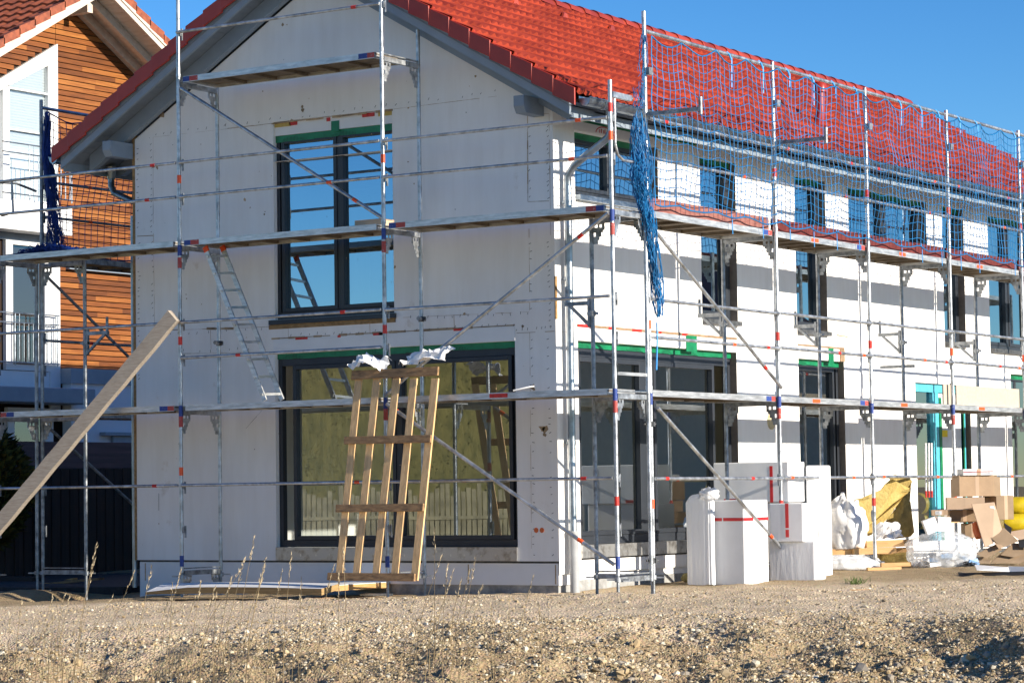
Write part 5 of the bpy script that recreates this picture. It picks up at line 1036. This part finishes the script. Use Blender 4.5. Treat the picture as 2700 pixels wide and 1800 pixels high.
for a, b, t_, lab in ((925, 880, .35, 'small white carton tilted on top of the rubbish bag, left one'), (1020, 876, -.05, 'small white carton sitting on top of the rubbish bag, right one')):
    c = P5(a, b, -.1); ex = np.array((*(R2*math.cos(t_)), math.sin(t_))); ez = np.array((*(-R2*math.sin(t_)), math.cos(t_))); mb = MB(); mb.obox(c-ex*.1, ex*.17, np.array((*H2, 0))*.14, ez*.19); tag(mb.build('small_carton', mFoam, None, bevel=.004), lab, 'box', 'small white cartons on the rubbish bag')
mb = MB(); mb.tube([P5(1300, 800, .1), P5(1310, 860, .05), P5(1335, 925, 0)], [.05, .06, .06], 10); tag(mb.build('drain_pipe', mOrangePipe), 'short piece of orange drain pipe stuck between cartons and leaning panel', 'pipe')
for pts, m_, lab, nm in (([(1290, 1178), (1600, 1200), (1610, 1242), (1312, 1228)], mFoam, 'white foam strip with dark holes lying flat in front of the pile', 'foam_strip'), ([(1600, 1192), (1760, 1196), (1760, 1238), (1612, 1246)], mFoam, 'white foam board end lying at the right edge before the pile', 'foam_strip'), ([(1140, 1255), (1760, 1238), (1760, 1272), (1150, 1288)], mBlackSheet, 'long black board lying on the soil in front of the pile', 'black_board')):
    mb = MB(); q = [atz(U5(a), V5(b), depth(gat(U5(a), V5(1262)))-.05-(b-1170)*.002) for a, b in pts]; mb.prism(q, np.array((*(H2*.03), .0))); tag(mb.build(nm, m_), lab, 'board')
mb = MB()
for i in range(40):
    a = random.uniform(1190, 1300); b = random.uniform(1160, 1215); c = P5(a, b, -.45); mb.tube([c+np.array((random.uniform(-.06, .06), random.uniform(-.06, .06), random.uniform(-.02, .03))) for _ in range(4)], .004, 3, cap=False)
tag(mb.build('cable_tangle', mDark), 'small tangle of black and white cable on the ground by the black board', 'cable')
# yellow rolls
def roll(a0, a1, b, r, Z, label, txt=None):
    if Z is None:
        p = at(U5(a0), V5(b), 0, -1.66); q = p+np.array((0, 1.25, 0)); r = r*1.1
    else: p, q = atz(U5(a0), V5(b), Z), atz(U5(a1), V5(b+2), Z+.12)
    root = empty('insulation_roll', tuple(p), label, 'insulation roll', 'yellow insulation rolls'); mb = MB(); d = (q-p)
    mb.tube([p, p+d*.02, p+d*.5, q-d*.02, q], [r*.85, r, r*1.02, r, r*.85], 24); mb.build('foil_roll', mRoll, root)
    if txt:
        fc = bpy.data.curves.new('roll_print', 'FONT'); fc.body = txt; fc.size = .11; fc.extrude = .001; tob = bpy.data.objects.new('t', fc); COL.objects.link(tob); dg = bpy.context.evaluated_depsgraph_get(); me = bpy.data.meshes.new_from_object(tob.evaluated_get(dg)); bpy.data.objects.remove(tob)
        ex = d/np.linalg.norm(d); n_ = np.array((*(-H2), .25)) if Z is not None else np.array((1., -.3, .3)); n_ -= ex*np.dot(n_, ex); n_ /= np.linalg.norm(n_); up_ = np.cross(n_, ex); c = p+d*.24+n_*(r*1.02+.002)-np.array(p); T = Matrix(((ex[0], up_[0], n_[0], c[0]), (ex[1], up_[1], n_[1], c[1]), (ex[2], up_[2], n_[2], c[2]), (0, 0, 0, 1))); me.transform(T)
        me.materials.clear(); me.materials.append(mRollTxt); t = bpy.data.objects.new('roll_print', me); COL.objects.link(t); t.parent = root
    return root
Zr = Zt+1.3
roll(760, 1130, 622, .155, None, 'yellow foil insulation roll marked 75 lying in the doorway behind the cartons', '75'); roll(764, 1100, 765, .13, None, 'yellow foil insulation roll lying on the floor below the one marked 75')
roll(1590, 1950, 645, .135, Zr+.4, 'upper yellow foil insulation roll at the right edge behind the dark box'); roll(1530, 1950, 795, .125, Zr+.2, 'lower yellow foil insulation roll at the right edge behind the dark box')
mb = MB()
for i, a in enumerate((842, 870, 896)): mb.tube([atz(U5(a), V5(560), Zr+.3), atz(U5(a-4), V5(60), Zr+.35)], .012, 8)
o_ = mb.build('plastic_pipes', mWhitePanel); tag(o_, 'three white plastic pipes with red ends leaning upright in the doorway', 'pipes'); mb = MB()
for i, a in enumerate((842, 870, 896)): mb.tube([atz(U5(a), V5(560), Zr+.298), atz(U5(a), V5(500), Zr+.302)], .014, 8)
mb.build('red_end', mRedTape, o_)
# sheets standing on the lowest deck of the side scaffold
for u0, u1, lab in ((2487, 2506, 'narrow beige chipboard strip standing on the lower deck beside the long one'), (2521, 2688, 'long beige chipboard panel standing upright on the lower deck of the side scaffold')):
    y0, y1 = at(u0, 1040, 0, -.06)[1], at(u1, 1045, 0, -.06)[1]; mb = MB(); mb.box((-.075, y0, 2.005), (-.055, y1, 2.275)); tag(mb.build('chipboard_panel', mat('beige_chipboard', (.50, .43, .34), .8, var=.12, scale=30)), lab, 'panel', 'chipboard panels on the deck')
mb = MB(); mb.obox(at(2506, 1010, 0, -.12), (-.02, .12, 0), (-.015, 0, 0), (0, 0, -.28)); tag(mb.build('black_board', mBlackSheet), 'thin black board standing between the two beige panels on the lower deck', 'board')

# ---------------------------------------------------------------- neighbouring house and garden, left
NX = -18.0
nb = empty('neighbour_house', (-21, 10.7, -.3), 'neighbouring house with orange wooden boarding, white balcony windows and weathered tiled roof', 'house')
NY, NZ, NT = 10.75, 10.22, .566
def nzr(y): return NZ-NT*abs(y-NY)
mSiding = board_mat('larch_boarding', ((.065, .02, .006), (.215, .066, .013), (.42, .165, .038)), .10, 2, .5, (1, 1.2, 26))
mBack = mat('dark_gap', (.025, .012, .006), .9); mWhiteP = mat('white_painted', (.80, .80, .79), .45, var=.03, scale=3); mWhiteWd = mat('whitewashed_wood', (.66, .58, .50), .6, c2=(.52, .44, .36), scale=3, stretch=(1, 4, 4), lo=.3, hi=.7)
mBlind = mat('window_blind', (.62, .66, .68), .6); mBluGrey = mat('shaded_white_plaster', (.70, .71, .73), .8)
wl_ = MB(); wl_.prism([(NX-.05, 5.9, -.5), (NX-.05, 16, -.5), (NX-.05, 16, nzr(16)-.3), (NX-.05, NY, nzr(NY)-.3), (NX-.05, 5.9, nzr(5.9)-.3)], (-9, 0, 0)); wl_.build('wall', mBack, nb)
sd_ = MB(); z = 2.30
while z < NZ-.35:
    segs = []
    yr = NY+(NZ-.33-z)/NT; yl = NY-(NZ-.33-z)/NT
    if z < 9.05: segs.append((10.47, min(16, yr)))
    else: segs.append((10.47, yr)); 
    if z > 6.2:
        lim = 9.05+(z-8.28)/.56; segs.append((max(6., yl), min(10.46, lim-.05) if z < 8.28+.55*1.42 else 10.46)) if z > 8.0 else None
        if z < 8.0: segs.append((6., 8.4))
    for s0, s1 in [q for q in segs if q and q[1] > q[0]+.02]: sd_.box((NX-.02, s0, z), (NX, s1, z+.083))
    z += .10
sd_.build('wooden_boarding', mSiding, nb)
# upper glazed bay
def npane(pts, x, m, parent):
    mb = MB(); v = [np.array((x, y, z)) for y, z in pts]; mb.add(v if np.cross(v[1]-v[0], v[2]-v[0])[0] > 0 else v[::-1], [tuple(range(len(v)))]); return mb.build('pane', m, parent)
def npoly(pts, x0, x1, name, m, parent=nb, bevel=0):
    mb = MB(); mb.prism([(x0, y, z) for y, z in pts], (x1-x0, 0, 0)); return mb.build(name, m, parent, bevel)
upw = MB(); top = lambda y: 8.31+.562*(y-9.046)
def nbar(mb, pts, x0=NX-.02, x1=NX+.06): mb.prism([(x0, y, z) for y, z in pts], (x1-x0, 0, 0))
nbar(upw, [(8.5, top(8.5)-.17), (10.455, top(10.455)-.17-.13), (10.455, top(10.455)), (8.5, top(8.5))]); nbar(upw, [(10.20, 6.12), (10.455, 6.12), (10.455, top(10.455)-.31), (10.20, top(10.2)-.30)]); nbar(upw, [(9.06, 6.12), (9.22, 6.12), (9.22, top(9.22)-.2), (9.06, top(9.06)-.2)])
nbar(upw, [(9.22, 7.41), (10.2, 7.41), (10.2, 7.435), (9.22, 7.435)]); nbar(upw, [(9.22, 8.14), (10.2, 8.14), (10.2, 8.17), (9.22, 8.17)]); nbar(upw, [(9.22, 6.12), (10.2, 6.12), (10.2, 6.2), (9.22, 6.2)])
uo = upw.build('window', mWhiteP, nb); npane([(9.22, 6.2), (10.2, 6.2), (10.2, top(10.2)-.3), (9.22, top(9.22)-.2)], NX-.01, mGlassThin, uo)
bl = MB(); z = 7.10
while z < 8.75:
    y0 = max(9.1, 9.22+(z-8.15)/.56); bl.prism([(NX-.040, y0, z), (NX-.040, 10.25, z), (NX-.018, 10.25, z+.034), (NX-.018, y0, z+.034)], (0, 0, .004)); z += .05
bl.build('blind', mBlind, uo); npoly([(8.6, 6.1), (10.4, 6.1), (10.4, 9.0), (8.6, 8.0)], NX-.049, NX-.045, 'room_wall', mBlind, uo)
npoly([(8.0, 5.59), (10.43, 5.59), (10.43, 6.10), (8.0, 6.10)], NX, NX+.42, 'balcony_band', mWhiteP, nb, .01); npoly([(10.24, 2.4), (10.50, 2.4), (10.50, 6.115), (10.24, 6.115)], NX, NX+.05, 'corner_board', mWhiteP, nb)
lwn = MB(); nbar(lwn, [(9.12, 3.16), (9.29, 3.16), (9.29, 5.45), (9.12, 5.45)]); nbar(lwn, [(9.29, 5.38), (10.1, 5.38), (10.1, 5.45), (9.29, 5.45)]); nbar(lwn, [(10.1, 3.16), (10.235, 3.16), (10.235, 5.45), (10.1, 5.45)]); nbar(lwn, [(9.29, 3.16), (10.1, 3.16), (10.1, 3.26), (9.29, 3.26)]); lo_ = lwn.build('window', mWhiteP, nb)
npane([(9.29, 3.26), (10.1, 3.26), (10.1, 5.38), (9.29, 5.38)], NX-.01, mGlassThin, lo_); npoly([(8.0, 5.46), (10.24, 5.46), (10.24, 5.58), (8.0, 5.58)], NX, NX+.03, 'shutter_box', mGreyWood, nb)
npoly([(7.5, 2.84), (10.235, 2.84), (10.235, 3.15), (7.5, 3.15)], NX, NX+.03, 'base_band', mWhiteP, nb); npoly([(7.2, 2.56), (10.66, 2.56), (10.66, 2.83), (7.2, 2.83)], NX, NX+.75, 'canopy', mGreyWood, nb, .02)
gwn = MB(); nbar(gwn, [(9.15, .8), (9.32, .8), (9.32, 2.5), (9.15, 2.5)]); nbar(gwn, [(9.32, 2.38), (10.1, 2.38), (10.1, 2.5), (9.32, 2.5)]); nbar(gwn, [(10.1, .8), (10.3, .8), (10.3, 2.5), (10.1, 2.5)]); go_ = gwn.build('window', mWhiteP, nb); npane([(9.32, .8), (10.1, .8), (10.1, 2.38), (9.32, 2.38)], NX-.01, mGlassThin, go_)
for z0, z1, nm in ((6.21, 7.10, 0), (3.29, 4.16, 1)):
    mb = MB(); x = NX+(.5 if nm == 0 else .14)
    for z in (z1, z1-.17, z0): mb.tube([(x, 8.6, z), (x, 10.38, z)], .014, 6)
    y = 9.25
    while y < 10.35: mb.tube([(x, y, z0), (x, y, z1-.17 if int(y*10) % 3 else z1)], .010, 6); y += .115
    for y in (9.26, 9.84, 10.33): mb.tube([(x, y, z0-.05), (x, y, z1)], .013, 6)
    mb.build('balcony_rail', mZinc, nb)
mb = MB(); mb.box((NX, 10.7, 5.03), (NX+.10, 13.2, 5.12)); mb.cut(); mb.box((NX-.01, 10.5, 5.115), (NX+.02, 13.2, 5.20)); mb.build('awning_box', mGreyWood, nb)
# roof with overhang towards the building site
tile_slope('roof', 5.3, nzr(5.3), NY, NZ, -26, -17.06, 16, .3, .035, .04, mTileOld, nb, per=8, orient='x'); tile_slope('roof', 16.4, nzr(16.4), NY, NZ, -26, -17.06, 16, .3, .035, .04, mTileOld, nb, per=4, orient='x')
for sg in (-1, 1):
    yb = lambda t: NY+sg*t
    def nslope(mb, x0, x1, t0, t1, o0, o1): mb.prism([(x0, yb(t0), nzr(yb(t0))+o1), (x0, yb(t1), nzr(yb(t1))+o1), (x0, yb(t1), nzr(yb(t1))+o0), (x0, yb(t0), nzr(yb(t0))+o0)], (x1-x0, 0, 0))
    mb = MB(); nslope(mb, -17.04, -17.0, 0, 5.4, -.235, -.045); nslope(mb, -16.998, -16.975, 0, 5.4, -.13, -.03); mb.build('barge_board', mWhiteWd, nb)
    mb = MB(); nslope(mb, -17.56, -17.46, 0, 5.2, -.33, -.165); mb.cut(); nslope(mb, -17.99, -17.87, 0, 5.2, -.36, -.165); mb.build('rafter', mWhiteWd, nb)
    mb = MB()
    for i in range(44): nslope(mb, -18.0, -17.045, 5.3*i/44, 5.3*(i+1)/44-.006, -.16, -.14)
    nslope(mb, -26, -17.05, 0, 5.3, -.135, -.12); mb.build('soffit', mWhiteWd, nb)
    mb = MB()
    for k in range(16):
        t0, t1 = 6.05*(k-.04)/16, 6.05*(k+1.02)/16; a, b = yb(t0), yb(t1); za, zb = nzr(a), nzr(b)
        mb.prism([(-16.97, a, za+.06), (-16.97, b, zb+.11), (-16.97, b, zb-.05), (-16.97, a, za-.09)], (-.025, 0, 0)); mb.prism([(-16.995, a, za+.06), (-16.995, b, zb+.11), (-16.995, b, zb+.09), (-16.995, a, za+.04)], (-.12, 0, 0))
    mb.build('verge_tiles', mTileOld, nb)
mb = MB(); mb.box((-18, NY-.07, NZ-.56), (-17.42, NY+.07, NZ-.30)); mb.build('ridge_beam', mWhiteWd, nb)
# annex, pergola roof, fence, conifer in the shade between the houses
an = empty('garage', (-17.8, 11.5, -.3), 'low white flat roofed garage with grey roof edge behind the dark fence', 'garage'); mb = MB(); mb.box((-17.75, 10.56, -.5), (-17.96, 14, 2.95)); mb.build('wall', mBluGrey, an); mb = MB(); mb.box((-17.70, 10.50, 2.95), (-17.965, 14.05, 3.22)); mb.build('roof_edge', mGreyWood, an)
mb = MB(); mb.box((-17.745, 11.3, 2.02), (-17.6, 13, 2.08)); mb.cut(); mb.box((-17.745, 11.6, 1.8), (-17.68, 13, 2.01)); mb.build('ledge', mGreyWood, an)
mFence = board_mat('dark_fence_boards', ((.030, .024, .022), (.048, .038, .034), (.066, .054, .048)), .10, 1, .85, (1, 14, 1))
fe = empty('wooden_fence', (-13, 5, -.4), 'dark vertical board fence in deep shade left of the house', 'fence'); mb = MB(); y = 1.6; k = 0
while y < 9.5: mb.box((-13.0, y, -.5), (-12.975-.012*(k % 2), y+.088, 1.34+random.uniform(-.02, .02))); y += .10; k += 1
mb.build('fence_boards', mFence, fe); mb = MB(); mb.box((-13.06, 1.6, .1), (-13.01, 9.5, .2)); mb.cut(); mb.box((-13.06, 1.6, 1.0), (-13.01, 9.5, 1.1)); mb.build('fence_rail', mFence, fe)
pg = empty('shed', (-14, 5.5, -.3), 'low shed with dark brown weathered roof boards behind the fence', 'shed'); mb = MB()
for i in range(5): mb.prism([(-13.3-.16*i, 3.3, 1.33+.085*i), (-13.3-.16*i, 9.5, 1.33+.085*i), (-13.46-.16*i, 9.5, 1.42+.085*i), (-13.46-.16*i, 3.3, 1.42+.085*i)], (0, 0, .025))
mb.build('roof', mat('dark_roof_boards', (.060, .042, .036), .85, var=.4, scale=3, stretch=(2, .3, 2)), pg); mb = MB(); mb.box((-13.35, 3.4, -.5), (-14.2, 9.4, 1.35)); mb.build('wall', mFence, pg)
def foliage(name, c, rx, ry, rz, n, size, cols, label, cat, shape='cone', trunk=True, seed=1, up=.5):
    rg = np.random.default_rng(seed); root = empty(name, (c[0], c[1], c[2]), label, cat)
    if shape == 'cone': h = rg.random(n)**1.25; rad = (1-h)**.75*(.55+.45*rg.random(n)**.5)*(1+.25*np.sin(h*19+rg.random(n)))
    else: h = rg.random(n); rad = np.sqrt(np.clip(1-(2*h-1)**2, .05, 1))*(.5+.5*rg.random(n)**.4)
    a = rg.uniform(0, 6.283, n); P = np.stack([np.cos(a)*rad*rx, np.sin(a)*rad*ry, h*rz], -1)
    d = np.stack([np.cos(a)*.8, np.sin(a)*.8, rg.uniform(up-.5, up+.5, n)], -1)+rg.normal(0, .35, (n, 3)); d /= np.linalg.norm(d, axis=1)[:, None]
    s = np.cross(d, rg.normal(0, 1, (n, 3))); s /= np.linalg.norm(s, axis=1)[:, None]; L_ = size*rg.uniform(.6, 1.5, (n, 1)); w_ = L_*.16
    V = np.stack([P, P+d*L_*.5+s*w_, P+d*L_, P+d*L_*.5-s*w_], 1).reshape(-1, 3); F = np.arange(n*4).reshape(n, 4)
    cc = np.array(cols)[rg.integers(0, len(cols), n)]*rg.uniform(.7, 1.25, (n, 1)); o = np_mesh('foliage', V, F, attr_mat(name+'_leaves', .7), False, np.repeat(cc, 4, 0)); o.parent = root
    if trunk: mb = MB(); mb.tube([(c[0], c[1], c[2]-.2), (c[0]+.02, c[1], c[2]+rz*.5), (c[0], c[1], c[2]+rz*.85)], [.05, .035, .01], 8); mb.build('trunk', mat('bark', (.08, .055, .035), .9, var=.3), root)
    return root
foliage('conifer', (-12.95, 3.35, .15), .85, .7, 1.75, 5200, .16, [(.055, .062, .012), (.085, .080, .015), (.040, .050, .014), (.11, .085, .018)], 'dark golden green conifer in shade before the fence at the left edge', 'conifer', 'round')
# planks and stones at the trench
p = gat(20, 1546); mb = MB(); mb.box((p[0]-.6, p[1]+.2, p[2]-.05), (p[0]+.28, p[1]+.45, p[2]+.12)); tag(mb.build('trough', mBlackSheet), 'low black trough lying on the soil at the lower left edge', 'trough')
p = gat(166, 1540); mb = MB(); mb.obox(p+(-.08, .05, .0), (.2, .02, .04), (0, .1, 0), (0, 0, .05)); tag(mb.build('wood_offcut', mBeam), 'short pale wood offcut lying beside the trench at the house corner', 'offcut')
p = gat(130, 1552); mb = MB(); mb.obox(p+(-.65, .1, .01), (1.2, .25, .10), (-.02, .16, 0), (0, 0, .03)); tag(mb.build('old_board', mWoodDark), 'old brown board lying on the soil between the left scaffold feet', 'board')
p = gat(2258, 1540); rg = np.random.default_rng(3); mb = MB()
for i in range(70):
    c = p+np.array((rg.normal(0, .06), rg.normal(0, .06), -.01)); d_ = np.array((rg.normal(0, .05), rg.normal(0, .05), rg.uniform(.04, .11))); s_ = np.array((rg.normal(0, 1), rg.normal(0, 1), 0)); s_ = s_/np.linalg.norm(s_)*.004; mb.add([c-s_, c+s_, c+d_*.6+s_*.7, c+d_, c+d_*.6-s_*.7], [(0, 1, 2, 3, 4)])
tag(mb.build('grass_tuft', mat('fresh_grass', (.075, .13, .02), .6, var=.3, scale=20)), 'small tuft of fresh green grass growing in the gravel right of the foam packs', 'grass tuft')
p = gat(2262, 1557); mb = MB(); mb.obox(p+(-.09, 0, .004), (.2, .12, .0), (-.01, .02, 0), (0, 0, .008)); tag(mb.build('wood_splinter', mBeam), 'thin pale wood splinter lying on the gravel below the green tuft', 'splinter')
# dry grass on the bank
rg = np.random.default_rng(77); mb = MB()
tops = [(256, 1427, 1), (250, 1470, 1), (400, 1492, .8), (355, 1505, .9), (478, 1502, .7), (530, 1530, .8), (455, 1535, .5), (671, 1412, 1), (645, 1470, .9), (700, 1490, .9), (768, 1455, .9), (795, 1525, .8), (905, 1440, 1), (880, 1490, 1), (893, 1505, 1), (700, 1470, .9), (640, 1492, .7), (1146, 1392, 1), (1166, 1460, .9), (1195, 1505, .8), (1255, 1465, .9), (1218, 1520, .7), (1275, 1540, .8), (1405, 1520, 1), (1240, 1500, .8), (610, 1520, .7), (567, 1545, .8), (515, 1575, .6), (745, 1500, .8), (1295, 1590, .6), (690, 1520, .8), (1420, 1590, .5), (1180, 1490, .7)]
for i in range(95): tops.append((rg.uniform(20, 1420)**1.0, rg.uniform(1560, 1770), rg.uniform(.0, .7)))
for i in range(16): tops.append((rg.uniform(1780, 2250), rg.uniform(1610, 1760), rg.uniform(0, .4)))
for u, v, hd in tops:
    Z = rg.uniform(20.9, 22.6); T = atz(u, v, Z); lean = rg.normal(.25, .22); hgt = T[2]+.62+rg.uniform(0, .15)
    b = np.array((T[0]-R2[0]*lean*hgt*.6, T[1]-R2[1]*lean*hgt*.6, 0)); b[2] = float(gh(b[0], b[1]))-.02; mid = b*.45+T*.55-np.array((*(R2*lean*.12), 0))
    mb.tube([b, b*.7+mid*.3, mid, mid*.4+T*.6, T], [.0034, .003, .0024, .0017, .001], 4, m=0, cap=False)
    if hd > .3:
        dr = T-mid; dr /= np.linalg.norm(dr); L_ = .10+.13*hd
        for k in range(int(10+13*hd)):
            f = rg.random(); c = T-dr*L_*f; o_ = rg.normal(0, .0075*(.4+f), 3); s_ = rg.normal(0, 1, 3); s_ = np.cross(dr, s_); s_ /= np.linalg.norm(s_)+1e-9; e = c+o_+dr*.03+s_*.006; mb.add([c, c+o_*.6+s_*.004, e, c+o_*.6-s_*.004], [(0, 1, 2, 3)], 1)
tag(mb.build('dry_grass', [mat('dry_stalk', (.30, .22, .11), .7, c2=(.12, .085, .045), scale=2), mat('dry_seed_head', (.52, .42, .27), .8, var=.2, scale=9)]), 'sparse dry grass stalks with pale seed heads on the gravel bank', 'dry grass', kind='stuff')
# what the window panes mirror: a hedge and paling behind the viewer, a house across the plot
hd = foliage('hedge', (-20, -24, -.6), 19, 1.1, 5.0, 30000, .07, [(.19, .165, .035), (.15, .14, .03), (.22, .19, .055), (.13, .125, .03)], 'long olive hedge across the plot, mirrored in the large gable window', 'hedge', 'round', False, 5, .3)
mb = MB(); mb.box((-39, -24.4, -.9), (-1, -23.3, 4.0)); mb.build('inner_growth', mat('hedge_core', (.20, .17, .05), .9, c2=(.075, .075, .02), scale=5, stretch=(1, 1, .5), lo=.3, hi=.66, bump=1.0, bscale=22), hd); hd.rotation_euler = (0, 0, math.atan2(.8, -.6))
pf = MB(); x = -36
while x < -4: pf.box((x, -24.2, -.9), (x+.10, -24.17, .98+random.uniform(-.22, .12))); x += .125
pf.box((-36, -24.24, .3), (-4, -24.201, .38)); pfo = tag(pf.build('picket_fence', mat('bleached_paling', (.25, .22, .13), .8, var=.4, scale=3)), 'bleached picket fence in front of the olive hedge', 'fence'); pfo.location.x, pfo.location.y = -20+1.5, -24+1.1; pfo.rotation_euler = (0, 0, math.atan2(.8, -.6))
oh = empty('row_house', (19, 30, -.4), 'plain white house with brown roof across the plot, mirrored in the side windows', 'house'); mb = MB(); mb.box((14, 25, -.5), (23, 40, 4.6)); mb.build('wall', mat('beige_render', (.60, .52, .40), .9, var=.1), oh); mb = MB(); mb.prism([(13.3, 24.4, 4.4), (23.7, 24.4, 4.4), (18.5, 24.4, 7.6)], (0, 16, 0)); mb.build('roof', mTileOld, oh)
